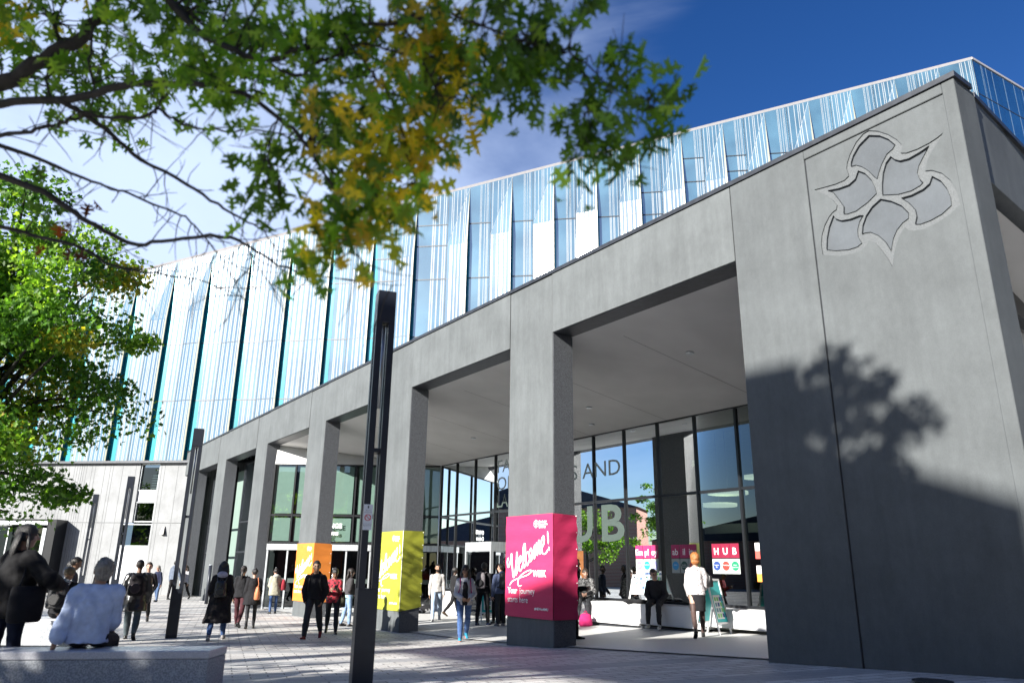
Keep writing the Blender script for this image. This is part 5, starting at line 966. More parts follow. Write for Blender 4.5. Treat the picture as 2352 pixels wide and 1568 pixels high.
def person(key, label, x, y, h, face, P, O, vox=.014, group=None, z=None):
    """face: heading in degrees clockwise from +Y. P pose, O outfit. Local frame: x right, y forward, z up"""
    s = h/1.75; base = gh(x, y)+(.02 if ((Vector((x, y, 0))-P0).dot(N) < -.3) else .0) if z is None else z
    T = Matrix.Translation((x, y, base)) @ Matrix.Rotation(-R(face), 4, 'Z')
    root = empty('person', (x, y, base), label, 'person', group)
    g = lambda k, d=0: P.get(k, d)
    sit = g('sit', False); fem = O.get('fem', False); bulk = O.get('bulk', 1.0)
    hipw = .088*s*(1.05 if fem else 1); shw = (.142 if fem else .163)*s*min(bulk, 1.08)
    TH, SH = .43*s, .42*s; hipz = .925*s if not sit else P['seat']+.10*s
    # legs: thigh angle (forward +), knee bend, splay
    def leg(sd, ta, kb, spl=0, tw=0):
        hp_ = V3(sd*hipw, 0, 0); a = R(ta); b = R(ta-kb); sx = math.sin(R(spl))*sd
        kn = hp_+V3(sx*TH, math.sin(a)*TH, -math.cos(a)*TH*math.cos(R(spl))); an = kn+V3(sx*SH*.3+tw*SH, math.sin(b)*SH, -math.cos(b)*SH); return [hp_, kn, an, b]
    Lr = leg(1, *g('legR', (3, 4, 3))); Ll = leg(-1, *g('legL', (-3, 4, 3)))
    if not sit: hipz = max(-Lr[2][2], -Ll[2][2])+.075*s
    hip = V3(0, g('hipy', 0), hipz)
    for Lg in (Lr, Ll):
        for i in range(3): Lg[i] = Lg[i]+hip
    lean = R(g('lean', 2)); side = R(g('side', 0)); tws = R(g('twist', 0))
    up_ = Vector((math.sin(side), math.sin(lean), math.cos(lean)*math.cos(side))).normalized(); fw = Vector((0, math.cos(lean), -math.sin(lean)))
    rt_ = fw.cross(up_).normalized(); rs = Matrix.Rotation(tws, 3, up_) @ rt_; fs = up_.cross(rs).normalized()
    hipV = Vector(hip); slump = R(g('slump', 0)); up2 = (up_*math.cos(slump)+fw*math.sin(slump)).normalized()
    waist = hipV+up_*.15*s; chest = waist+(up_+up2).normalized()*.17*s; shl = chest+up2*.15*s; neck = shl+up2*.055*s
    hl = R(g('headlean', 0)); up3 = (up2*math.cos(hl)+fs*math.sin(hl)).normalized(); hc = neck+(up2*.5+up3*.5).normalized()*(.05-g('neckdrop', 0))*s+up3*.095*s+fs*.012*s
    ht = R(-g('headturn', 0)); hf0 = (fs-up3*fs.dot(up3)).normalized(); hf = Matrix.Rotation(ht, 3, up3) @ hf0; hr = hf.cross(up3).normalized()
    def W(v): return rs*v[0]+fs*v[1]+up2*v[2]
    arms = []
    for sd, k in ((1, 'armR'), (-1, 'armL')):
        ua, fa = g(k, ((.18, .05, -1), (.1, .25, -1))); ua = Vector((ua[0]*sd, ua[1], ua[2])).normalized(); fa = Vector((fa[0]*sd, fa[1], fa[2])).normalized()
        S_ = shl+rs*shw*sd-up2*.045*s; E_ = S_+W(ua)*.295*s; Wr = E_+W(fa)*.245*s; arms.append((S_, E_, Wr, W(fa), sd))
    # ---- body (one surface)
    B = Body(); 
    B.loft([(hipV-up_*.06*s, rt_*.06*s, fw*.05*s), (hipV-up_*.02*s, rt_*.145*s, fw*.098*s), (hipV+up_*.04*s, rt_*.155*s, fw*.10*s), (waist, rs*.125*s, fs*.088*s), (chest, rs*.140*s, fs*.10*s), (shl-up2*.05*s, rs*.135*s, fs*.085*s), (shl+up2*.02*s, rs*.065*s, fs*.055*s)])
    B.cap(shl-up2*.03*s, .056*s, hc-up3*.06*s, .05*s)
    for S_, E_, Wr, fd, sd in arms: B.cap(shl+rs*sd*.06*s-up2*.02*s, .055*s, S_, .056*s); B.cap(S_, .05*s, E_, .038*s); B.cap(E_, .038*s, Wr, .025*s)
    lw = 1.0
    for Lg in (Lr, Ll): B.cap(Lg[0], .083*s*lw, Lg[1], .055*s*lw); B.cap(Lg[1], .054*s*lw, Lg[1]*.6+Lg[2]*.4, .052*s); B.cap(Lg[1]*.6+Lg[2]*.4, .052*s, Lg[2], .034*s)
    Mh = Matrix((hr, hf, up3)).transposed()
    s_keep = s; s = s*1.06
    B.ell(hc+up3*.018*s-hf*.008*s, (.074*s, .094*s, .088*s), Mh); B.ell(hc-up3*.045*s+hf*.022*s, (.056*s, .066*s, .068*s), Mh); B.ell(hc-up3*.088*s+hf*.055*s, (.026*s, .024*s, .022*s), Mh)
    B.cap(hc+hf*.088*s+up3*.012*s, .010*s, hc+hf*.108*s-up3*.022*s, .015*s)
    for sd in (1, -1): B.ell(hc+hr*sd*.077*s-hf*.008*s-up3*.004*s, (.010*s, .020*s, .032*s), Mh); B.ell(hc+hr*sd*.035*s+hf*.058*s-up3*.03*s, (.026*s, .028*s, .026*s), Mh)
    s = s_keep
    me, co = fuse(B.mb, vox*.8 if vox < .013 else .0115, 2)
    # face features as material regions of the same surface
    sk = skinm(O.get('skin', 'light')); lip = mat('lips_'+O.get('skin', 'light'), tuple(v*.55 for v in SKIN[O.get('skin', 'light')]), .5) if ('lips_'+O.get('skin', 'light')) not in SK else SK['lips_'+O.get('skin', 'light')]; SK['lips_'+O.get('skin', 'light')] = lip
    if 'eye_dark' not in SK: SK['eye_dark'] = mat('eye_dark', (.012, .01, .01), .25)
    mi = np.zeros(len(me.polygons), np.int32); hcn, hfn, hrn, hun = [np.array(v) for v in (hc, hf, hr, up3)]
    for p in me.polygons:
        d = np.array(p.center)-hcn; a, b, c = d @ hrn/s, d @ hfn/s, d @ hun/s
        if b > .05 and abs(abs(a)-.031) < .013 and .010 < c < .030: mi[p.index] = 2
        elif b > .06 and .014 < abs(a) < .05 and .038 < c < .047: mi[p.index] = 2
        elif b > .06 and abs(a) < .025 and -.062 < c < -.047: mi[p.index] = 1
        elif O.get('beard') and b > .0 and c < -.045 and c > -.12 and abs(a) < .075 and b > .01 and not (abs(a) < .02 and -.062 < c < -.047): mi[p.index] = 2 if O['beard'] > 1 else 1
    bm_h = MB()
    for S_, E_, Wr, fd, sd in arms:
        pn = -rs*sd if abs(fd.dot(rs)) < .8 else fs
        if g('palm'): pn = Vector(W(g('palm')))
        hand(bm_h, Wr, fd, pn, sd, g('curl', .55), s)
    nv = len(me.vertices)
    bm = bmesh.new(); bm.from_mesh(me)
    for f, k in zip(bm.faces, mi): f.material_index = int(k)
    vs = [bm.verts.new(v) for v in bm_h.v]
    for f in bm_h.f:
        try: q = bm.faces.new([vs[i] for i in f]); q.smooth = True
        except ValueError: pass
    bm.to_mesh(me); bm.free(); attach(me, 'body', [sk, lip, SK['eye_dark']], root, T)
    # ---- trousers / skirt
    bot = O.get('bottom'); o = .014*s
    if bot:
        m_, kind = bot; B = Body(); wd = O.get('legwidth', 1.0)
        if kind == 'skirt':
            k1 = (Lr[1]+Ll[1])/2; B.loft([(hipV+up_*.12*s, rt_*.135*s, fw*.105*s), (hipV, rt_*.17*s, fw*.13*s), (Vector(k1)*.5+hipV*.5, rt_*.175*s, fw*.14*s), (Vector(k1)+Vector((0, 0, .03*s)), rt_*.16*s, fw*.135*s)])
        else:
            B.loft([(hipV-up_*.05*s, rt_*.08*s, fw*.07*s), (hipV, rt_*(.145*s+o), fw*(.10*s+o)), (hipV+up_*.12*s, rt_*(.132*s+o), fw*(.092*s+o))])
            for Lg in (Lr, Ll): B.cap(Lg[0], .084*s+o, Lg[1], (.056*s+o)*wd); B.cap(Lg[1], (.056*s+o)*wd, Lg[1]*.55+Lg[2]*.45, (.053*s+o)*wd); B.cap(Lg[1]*.55+Lg[2]*.45, (.053*s+o)*wd, Lg[2]+V3(0, 0, .02*s), (.036*s+o)*wd)
        me, _ = fuse(B.mb, vox, 3, .010*s, 10, len(PEOPLE)*3.1); attach(me, 'skirt' if kind == 'skirt' else 'trousers', m_, root, T)
    # ---- top
    top = O.get('top')
    def torso_shell(o, hem, sl=1.0, sm=None, collar=True, name='top', m_=None, wr=.010, flare=1.0, hood=None, ws=9):
        B = Body(); low = hipV-Vector((0, 0, 1))*hem*s if not sit else hipV-up_*min(hem, .09)*s
        fk = .9 if fem else 1.0
        rings = [(shl+up2*.045*s, rs*.060*s, fs*.06*s), (shl+up2*.005*s, rs*(.10*s+o*.8), fs*(.070*s+o)), (shl-up2*.05*s, rs*(.142*s+o)*fk, fs*(.092*s+o)), (chest, rs*(.148*s+o)*bulk*fk, fs*(.105*s+o)*bulk), (waist, rs*(.138*s+o)*bulk, fs*(.098*s+o)*bulk), (hipV+up_*.03*s, rt_*(.158*s+o)*(1+(flare-1)*.3), fw*(.108*s+o)*(1+(flare-1)*.3))]
        if hem > .02 and not sit: 
            hv = hipV-Vector((0, 0, 1))*hem*s*.5; bk = g('coatback', 0)
            rings += [(hv+fw*bk*.5, rt_*(.162*s+o)*(1+(flare-1)*.6), fw*(.125*s+o)*(1+(flare-1)*.6)), (low+fw*bk, rt_*(.165*s+o)*flare, fw*(.13*s+o)*flare)]
        else: rings.append((low, rt_*(.160*s+o), fw*(.128*s+o)))
        B.loft(rings[::-1])
        for S_, E_, Wr, fd, sd in arms:
            B.cap(shl+rs*sd*.05*s-up2*.025*s, .045*s+o*.7, S_, .052*s+o*.9); B.cap(S_, .052*s+o, E_, .041*s+o)
            if sl >= 1: B.cap(E_, .041*s+o, E_+(Wr-E_)*.97, .027*s+o*.9)
            elif sl > .5: B.cap(E_, .041*s+o, E_+(Wr-E_)*sl, .036*s+o)
        if hood: B.ell(shl-fs*.085*s+up2*.035*s, (.105*s, .055*s, .085*s), Matrix((rs, fs, up2)).transposed())
        me, _ = fuse(B.mb, vox, 3, wr*s, ws, len(PEOPLE)*1.7+o*100); return attach(me, name, m_, root, T)
    if top:
        m_, hem, o_, kw = top; torso_shell(o_*s, hem, m_=m_, **kw)
    if O.get('over'):
        m_, hem, o_, kw = O['over']; torso_shell(o_*s, hem, m_=m_, **kw)
    if O.get('hoodlining'):
        B = Body(); B.ell(shl-fs*.105*s+up2*.03*s, (.12*s, .055*s, .075*s), Matrix((rs, fs, up2)).transposed()); me, _ = fuse(B.mb, vox, 2, .008, 12, 2); attach(me, 'hood', O['hoodlining'], root, T)
    if O.get('scarf'):
        B = Body(); B.ell(shl+up2*.05*s, (.085*s, .085*s, .05*s), Matrix((rs, fs, up2)).transposed()); me, _ = fuse(B.mb, vox, 2, .008, 14, 4); attach(me, 'scarf', O['scarf'], root, T)
    # open front panel: lighter jacket over dark shirt etc.
    if O.get('front'):
        B = Body(); B.loft([(chest+up2*.10*s+fs*.085*s, rs*.05*s, fs*.045*s), (chest+fs*.10*s, rs*.07*s, fs*.055*s*bulk), (waist+fs*.09*s, rs*.075*s, fs*.055*s), (hipV+fw*.10*s-Vector((0, 0, O['front'][1]*s)), rt_*.085*s, fw*.06*s)][::-1]); me, _ = fuse(B.mb, vox, 2, .006, 12, 7); attach(me, 'shirt_front', O['front'][0], root, T)
    # ---- shoes
    shm = O.get('shoes')
    if shm:
        for Lg, sd in ((Lr, 1), (Ll, -1)):
            an = Vector(Lg[2]); b = g('footR' if sd > 0 else 'footL', 0); a_ = R(b)
            ty = math.sin(R(g('toe', 6)))*sd
            fd = Vector((ty, math.cos(a_), math.sin(-a_))).normalized(); dn = Vector((0, -math.sin(a_), -math.cos(a_)))
            B = Body(); heel = an+dn*.048*s-fd*.03*s; toe = an+dn*.055*s+fd*.165*s
            B.cap(heel, .030*s, toe, .026*s, 12, ((1, 0, 0), 1.45)); B.cap(an+dn*.03*s+fd*.01*s, .040*s, an+dn*.045*s+fd*.09*s, .032*s); B.cap(an+dn*.02*s, .042*s, an-dn*(.02 if not O.get('boots') else .12)*s, .042*s)
            me, _ = fuse(B.mb, .011, 2, 0); sh = attach(me, 'shoe', shm[0], root, T)
            m2 = MB(); rr_ = []
            for k in range(10): an2 = 2*math.pi*k/10; rr_.append(heel+(toe-heel)*(.5+.62*math.cos(an2))+Vector((1, 0, 0))*.043*s*math.sin(an2)+dn*.018*s)
            m2.loft([[q for q in rr_], [q+dn*.014*s for q in rr_]], 0, True, False); me = bpy.data.meshes.new('sole'); me.from_pydata(m2.v, [], m2.f); attach(me, 'sole', shm[1], sh, T)
    # ---- hair
    hk = O.get('hair')
    if hk:
        style, colr = hk; mbh = MB(); nn, kk = 26, 18; rnd = random.Random(len(PEOPLE))
        big = {'short': 1.07, 'crop': 1.025, 'quiff': 1.10, 'bald': 1.01, 'fluffy': 1.12, 'long': 1.09, 'bob': 1.16, 'bun': 1.06, 'pony': 1.06}[style]
        idx = {}; 
        for i in range(kk+1):
            for j in range(nn):
                th = math.pi*i/kk; ph = 2*math.pi*j/nn; q = Vector((math.sin(th)*math.cos(ph), math.sin(th)*math.sin(ph), math.cos(th)))
                w = 1+(.05 if style in ('crop', 'bald') else .10)*noise.noise((q.x*6+len(PEOPLE), q.y*6, q.z*6))*(2.2 if style in ('fluffy', 'bob') else 1)
                if style == 'quiff' and q.y > -.2 and q.z > .55: w += .16*(q.z-.55)*(1+q.y)
                p = hc+(hr*q.x*.078+hf*(q.y*.098-.012)+up3*(q.z*.092+.022))*s*1.07*big*w; idx[(i, j)] = len(mbh.v); mbh.v.append(tuple(p))
        for i in range(kk):
            for j in range(nn):
                th = math.pi*(i+.5)/kk; ph = 2*math.pi*(j+.5)/nn; q = Vector((math.sin(th)*math.cos(ph), math.sin(th)*math.sin(ph), math.cos(th)))
                line = {'bald': .9}.get(style, .50) if q.y > .15 else (-.72 if style not in ('bald',) else -.3)
                if style in ('crop', 'short', 'quiff') and q.y > -.1: line = max(line, .52-.55*(abs(q.x)))
                if style in ('long', 'bob', 'bun', 'pony', 'fluffy') and q.y > .15: line = .42-.45*abs(q.x)
                if style in ('long', 'bob') and abs(q.x) > .62: line = -.8 if q.y < .55 else -.2
                if style == 'bald' and q.z > .45: continue
                if q.z > line: mbh.face((idx[(i, j)], idx[(i+1, j)], idx[(i+1, (j+1) % nn)], idx[(i, (j+1) % nn)]), 0, True)
        back = -hf
        def strand(a, b, c, r0, r1, r2, wd=1.6):
            mbh.loft([[Vector(p)+hr*r*wd*math.cos(2*math.pi*j/10)+hf*r*.8*math.sin(2*math.pi*j/10) for j in range(10)] for p, r in ((a, r0), (b, r1), (c, r2))], 0, True)
        if style == 'long':
            for q, dx in ((-1, -.035), (0, 0), (1, .035)): strand(hc+hr*dx*s+back*.065*s+up3*.04*s, hc+hr*dx*1.5*s+back*.10*s-up3*.13*s, hc+hr*dx*1.3*s+back*.11*s-up3*(.34+.03*q)*s, .045*s, .045*s, .018*s)
            for sd in (1, -1): strand(hc+hr*sd*.07*s+up3*.03*s, hc+hr*sd*.095*s-up3*.10*s+hf*.01*s, hc+hr*sd*.09*s-up3*.24*s+hf*.04*s, .026*s, .028*s, .012*s, 1.1)
        if style == 'bob': mbh.ball(hc-up3*.055*s+back*.035*s, (.098*s, .085*s, .078*s), 16, 10, 0, Mh)
        if style == 'bun': mbh.ball(hc+up3*.10*s+back*.045*s, (.045*s, .045*s, .04*s), 12, 8, 0, Mh)
        if style == 'pony': mbh.ball(hc+up3*.03*s+back*.105*s, (.035*s, .035*s, .035*s), 10, 7, 0, Mh); strand(hc+back*.11*s+up3*.02*s, hc+back*.15*s-up3*.12*s, hc+back*.12*s-up3*.30*s, .03*s, .034*s, .010*s, 1.1)
        if style == 'fluffy':
            mbh.ball(hc-up3*.045*s+back*.045*s, (.076*s, .062*s, .062*s), 14, 9, 0, Mh)
            for q in range(130):
                v = Vector((rnd.gauss(0, 1), rnd.gauss(-.6, 1), rnd.gauss(.25, .9))).normalized()
                if v.y > .2 and v.z < .4: continue; mbh.ball(hc+(hr*v.x*.085+hf*(v.y*.10-.012)+up3*(v.z*.10+.02))*s, rnd.uniform(.014, .026)*s, 6, 5)
        me = bpy.data.meshes.new('hair'); me.from_pydata(mbh.v, [], mbh.f); me.polygons.foreach_set('use_smooth', mbh.sm); attach(me, 'hair', hairm(colr), root, T)
    if O.get('glasses'):
        mbg = MB()
        for sd in (1, -1):
            c = hc+hr*sd*.033*s+hf*.099*s+up3*.018*s; mbg.tube([c+hr*.026*s*math.cos(w)+up3*.020*s*math.sin(w) for w in np.linspace(0, 2*math.pi, 11)], .0028*s, 4); mbg.tube([c+hr*sd*.026*s, hc+hr*sd*.080*s+up3*.018*s], .0028*s, 4)
        mbg.tube([hc-hr*.008*s+hf*.103*s+up3*.02*s, hc+hr*.008*s+hf*.103*s+up3*.02*s], .003*s, 4)
        me = bpy.data.meshes.new('glasses'); me.from_pydata(mbg.v, [], mbg.f); attach(me, 'glasses', M['black'], root, T)
    PEOPLE[key] = dict(T=T, shl=shl, chest=chest, waist=waist, hip=hipV, rs=rs, fs=fs, up=up2, s=s, arms=arms, hc=hc, hf=hf, hr=hr, root=root, Lr=Lr, Ll=Ll, shw=shw)
    return root
def bagmesh(mbs, T, name, label, cat, mats, group=None):
    """mbs: list of (partname, MB, material) in person-local coordinates"""
    allv = np.array([tuple(T @ Vector(v)) for _, mb, _ in mbs for v in mb.v]); o = ((allv[:, 0].min()+allv[:, 0].max())/2, (allv[:, 1].min()+allv[:, 1].max())/2, allv[:, 2].min()); t = empty(name, o, label, cat, group)
    for pn, mb, m_ in mbs:
        mb.v = [tuple(T @ Vector(v)) for v in mb.v]; mb.build(pn, m_, t)
    return t
def backpack(key, label, m_, size=(.30, .17, .44), off=.15, pocket=None, strapm=None, drop=0.0):
    p = PEOPLE[key]; s = p['s']; w, d, h = [v*s for v in size]; c = p['chest']-p['fs']*(off+d*.5)*1.0*1.0-p['up']*(.03+drop)*s; r_, f_, u_ = p['rs'], p['fs'], p['up']
    B = Body(); B.loft([(c-u_*h/2, r_*w*.42, f_*d*.42), (c-u_*h*.42, r_*w*.5, f_*d*.52), (c, r_*w*.5, f_*d*.5), (c+u_*h*.35, r_*w*.46, f_*d*.42), (c+u_*h/2, r_*w*.30, f_*d*.25)], 16)
    me, _ = fuse(B.mb, .014, 2, .010, 12, 9); mb = MB(); mb.v = [tuple(v.co) for v in me.vertices]; mb.f = [tuple(q.vertices) for q in me.polygons]; mb.m = [0]*len(mb.f); mb.sm = [True]*len(mb.f)
    pk = MB(); pc_ = c-f_*d*.52-u_*h*.16; pk.loft([[pc_+r_*w*.36*math.cos(a)*k+u_*h*.24*math.sin(a)*k-f_*dd for a in np.linspace(0, 2*math.pi, 15)[:-1]] for k, dd in ((1.0, -.01), (1, .02), (.8, .035))], 0, True)
    st = []
    for sd in (1, -1):
        m2 = MB(); a = c+r_*sd*.08*s+u_*h*.42+f_*d*.3; tp = p['shl']+r_*sd*.115*s+u_*.045*s; fr = p['chest']+r_*sd*.125*s+f_*.145*s; lo = p['waist']+r_*sd*.155*s+f_*.04*s-u_*.0; e = c+r_*sd*w*.45-u_*h*.35
        pts = smoothpts([tuple(a), tuple(tp), tuple(fr), tuple(lo), tuple(e)], 5); m2.tube(pts, .013*s, 6); st.append(('strap', m2, strapm or m_))
    hd = MB(); a = c+u_*h*.46; hd.tube(smoothpts([tuple(a-r_*.04), tuple(a+u_*.045), tuple(a+r_*.04)], 4), .008, 5)
    return bagmesh([('bag_body', mb, m_), ('pocket', pk, pocket or m_), ('grab_handle', hd, strapm or m_)]+st, p['T'], 'backpack', label, 'backpack', None)
def shoulderbag(key, label, m_, sd, c_off, size, strap_top=None, hangm=None, name='handbag', cat='handbag'):
    p = PEOPLE[key]; s = p['s']; w, d, h = size; r_, f_, u_ = Vector((1, 0, 0)), Vector((0, 1, 0)), Vector((0, 0, 1)); c = p['hip']+Vector(c_off)
    mb = MB(); ra = c_off[3] if len(c_off) > 3 else 0
    rr_ = lambda k, dz, sw: [c+f_*w/2*k*math.copysign(abs(math.cos(a))**.6, math.cos(a))+r_*d/2*sw*math.copysign(abs(math.sin(a))**.6, math.sin(a))+u_*dz for a in np.linspace(0, 2*math.pi, 17)[:-1]]
    mb.loft([rr_(.82, -h/2, .8), rr_(.92, -h*.44, 1.05), rr_(1.0, 0, 1), rr_(1.04, h*.4, .6), rr_(1.0, h/2, .35)], 0, True)
    st = []
    tp = Vector(strap_top) if strap_top else p['shl']+p['rs']*sd*(p['shw']*.75)+p['up']*.055*s
    for q in (-1, 1):
        m2 = MB(); m2.tube(smoothpts([tuple(c+f_*w*.32*q+u_*h*.45), tuple(c*.4+tp*.6+f_*w*.16*q+r_*sd*.02), tuple(tp+f_*.015*q), ], 5), .009, 6); st.append(('strap', m2, hangm or m_))
    return bagmesh([('bag_body', mb, m_)]+st, p['T'], name, label, cat, None)
BLK = lambda n='black_cloth': cloth(n, (.012, .012, .014)); DEN = lambda: cloth('blue_denim', (.035, .07, .17), col2=(.06, .11, .24), scale=20); LDEN = lambda: cloth('light_denim', (.14, .22, .36), col2=(.24, .33, .46), scale=15)
CH = lambda: cloth('charcoal_cloth', (.028, .03, .034)); LEA = mat('black_leather', (.012, .012, .013), .32, .6, var=.3, scale=10, bump=.3, bscale=14)
WS = mat('white_rubber', (.6, .6, .58), .6); BS = mat('black_shoe', (.012, .012, .012), .4)
WALK1 = dict(legR=(22, 6, 2), legL=(-18, 20, 2), footR=-8, footL=28); WALK2 = dict(legR=(-16, 26, 2), legL=(20, 5, 2), footR=30, footL=-6)
def mk(*a, **k): d = {}; [d.update(x) for x in a]; d.update(k); return d
DN = ((.16, .02, -1), (.06, .22, -1))
# 1 man in black hoodie, walking to the camera, hands in pockets
person('hoodie', 'man in a black hoodie and grey jeans walking towards us by the orange banner', -4.41, 17.8, 1.74, 178, mk(WALK1, armR=((.30, -.12, -1), (-.28, .45, -1)), armL=((.26, -.15, -1), (-.28, .42, -1)), headturn=-14, lean=3, curl=.9), dict(skin='tan', hair=('quiff', 'black'), top=(BLK('black_hoodie'), .03, .030, dict(hood=True, wr=.014)), bottom=(cloth('dark_grey_jeans', (.035, .037, .042)), 'tr'), legwidth=1.1, shoes=(cloth('red_black_trainer', (.14, .02, .025)), WS), bulk=1.05), vox=.012)
backpack('hoodie', 'dark backpack worn by the man in the black hoodie', cloth('dark_olive_canvas', (.03, .03, .028)), off=.14)
# 2 plaid girl with phone
person('plaid', 'young woman in a red plaid shirt looking down at her phone', -4.30, 19.2, 1.60, 166, mk(WALK2, armR=((.12, .25, -1), (-.35, .9, .42)), armL=((.12, .25, -1), (-.35, .9, .42)), headlean=30, curl=1.0), dict(skin='tan', fem=True, hair=('bun', 'black'), glasses=True, top=(plaidm(), .10, .018, {}), bottom=(CH(), 'tr'), shoes=(BS, WS)), vox=.012)
def phone(key, label, off=(0, 0, 0)):
    p = PEOPLE[key]; c = (p['arms'][0][2]+p['arms'][1][2])/2+p['arms'][0][3]*.10+Vector(off); mb = MB(); mb.box(c-p['rs']*.036-p['up']*.07*.6, p['rs']*.072, p['up']*.12+p['fs']*.06, p['fs']*-.009); sc = MB(); q = c-p['rs']*.032-p['up']*.06*.6-p['fs']*.0105; sc.poly([q, q+p['rs']*.064, q+p['rs']*.064+p['up']*.105+p['fs']*.052, q+p['up']*.105+p['fs']*.052]); return bagmesh([('case', mb, M['black']), ('screen', sc, cloth('phone_screen', (.25, .3, .35), .2))], p['T'], 'mobile_phone', label, 'phone', None)
phone('plaid', 'phone held in both hands by the woman in the plaid shirt')
shoulderbag('plaid', 'olive shoulder bag hanging at the side of the woman in the plaid shirt', cloth('olive_canvas', (.035, .035, .022)), -1, (-.24, -.02, -.02), (.30, .12, .36))
# 3 light jeans woman
person('ltjeans', 'long-haired woman in a grey jacket and pale blue jeans partly behind the lamp post', -4.44, 21.7, 1.55, 60, mk(legR=(4, 3, 2), legL=(-6, 8, 2), armR=((.2, -.2, -1), (-.4, .6, -.35)), armL=((.12, .15, -1), (-.2, .8, -.2)), headturn=20), dict(skin='light', fem=True, hair=('long', 'dark'), top=(cloth('mint_top', (.30, .50, .42)), .10, .014, {}), over=(cloth('grey_jacket', (.045, .042, .045)), .0, .035, dict(wr=.014)), bottom=(LDEN(), 'tr'), shoes=(BS, BS)))
# 4 black coat woman
person('coat', 'woman walking away in a long black coat with a leather backpack', -6.29, 17.1, 1.70, -14, mk(WALK1, armR=((.22, .0, -1), (-.1, .35, -1)), armL=((.24, .0, -1), (-.25, .45, -.9)), coatback=-.10), dict(skin='light', fem=True, hair=('long', 'black'), top=(cloth('long_black_coat', (.018, .016, .017)), .52, .035, dict(wr=.016, flare=1.55)), hoodlining=cloth('pale_lilac_hood', (.40, .40, .5)), bottom=(DEN(), 'tr'), shoes=(cloth('grey_trainer', (.25, .24, .24)), WS)), vox=.013)
backpack('coat', 'small black leather backpack on the woman in the long black coat', LEA, size=(.25, .14, .36), off=.15, drop=.10)
# 5 person beside her
person('beside', 'dark-haired person in a black jacket half hidden behind the woman in the long coat', -7.15, 20.9, 1.62, -5, mk(WALK2, armR=((.2, .1, -1), (-.2, .8, -.1))), dict(skin='tan', fem=True, hair=('pony', 'dark'), top=(BLK('black_jacket'), .08, .030, dict(wr=.014)), bottom=(cloth('dark_red_leggings', (.06, .02, .025)), 'tr'), shoes=(BS, BS)))
shoulderbag('beside', 'small black handbag carried by the person behind the long-coated woman', LEA, 1, (.24, .06, .10), (.26, .10, .18))
# 6 tote woman
person('tote', 'woman in a black coat carrying an orange tote bag, seen from behind', -6.74, 20.6, 1.52, -20, mk(legR=(6, 4, 2), legL=(-10, 18, 1), footL=20, armR=((.2, -.05, -1), (-.15, .5, -.8)), armL=((.2, .0, -1), (.0, .5, -.7)), headturn=-8), dict(skin='light', fem=True, hair=('bun', 'black'), top=(BLK('black_cape_coat'), .26, .040, dict(wr=.014, flare=1.35)), bottom=(cloth('black_tights', (.015, .015, .018), .6), 'tr'), legwidth=.85, shoes=(BS, BS), boots=True))
shoulderbag('tote', 'large orange leather tote bag on the arm of the woman in black', mat('tan_orange_leather', (.50, .17, .08), .45, .4, var=.12, scale=5, bump=.2, bscale=12), 1, (.10, -.24, .07), (.36, .14, .32), name='tote_bag', cat='tote bag')
# 7 beige coat
person('beige', 'woman in a beige hooded parka waiting by the far door', -8.07, 26.9, 1.5, 330, mk(legR=(4, 2, 3), legL=(-4, 4, 3), headlean=12, armR=((.15, .2, -1), (-.3, .8, .1)), armL=((.15, .2, -1), (-.3, .8, .1))), dict(skin='light', fem=True, hair=('bun', 'dark'), top=(cloth('beige_parka', (.32, .31, .24)), .24, .04, dict(wr=.015, flare=1.1)), hoodlining=cloth('pale_fur', (.42, .44, .40)), bottom=(DEN(), 'tr'), legwidth=.9, shoes=(BS, BS)))
shoulderbag('beige', 'dark red rucksack hanging at the side of the woman in the beige parka', cloth('dark_red_canvas', (.20, .02, .03)), 1, (.27, -.02, .14), (.26, .15, .36), name='rucksack', cat='rucksack')
# 8 leather coat man
person('leather', 'bald-crowned man in a long shiny leather coat walking away with a backpack', -8.05, 16.9, 1.70, -20, mk(WALK2, armR=((.25, -.05, -1), (.0, .35, -1)), armL=((.28, -.1, -1), (.0, .3, -1))), dict(skin='brown', hair=('crop', 'dark'), top=(LEA, .30, .045, dict(wr=.020, flare=1.25, ws=7)), bottom=(cloth('grey_green_jeans', (.07, .09, .10)), 'tr'), legwidth=1.1, shoes=(BS, BS), bulk=1.12), vox=.013)
backpack('leather', 'black backpack with a red trim on the man in the leather coat', cloth('black_canvas', (.014, .012, .014)), off=.16, pocket=cloth('dark_canvas_pocket', (.05, .04, .045)), drop=.05)
# 9 man in black facing
person('blackfacing', 'slim young man in a plain black jumper walking towards us', -10.3, 22.2, 1.68, 160, mk(WALK1, armR=((.2, -.1, -1), (-.2, .4, -.8)), armL=((.3, -.15, -1), (-.3, .4, -.8))), dict(skin='light', hair=('quiff', 'brown'), top=(BLK('black_jumper'), .04, .018, {}), bottom=(BLK(), 'tr'), shoes=(BS, BS)))
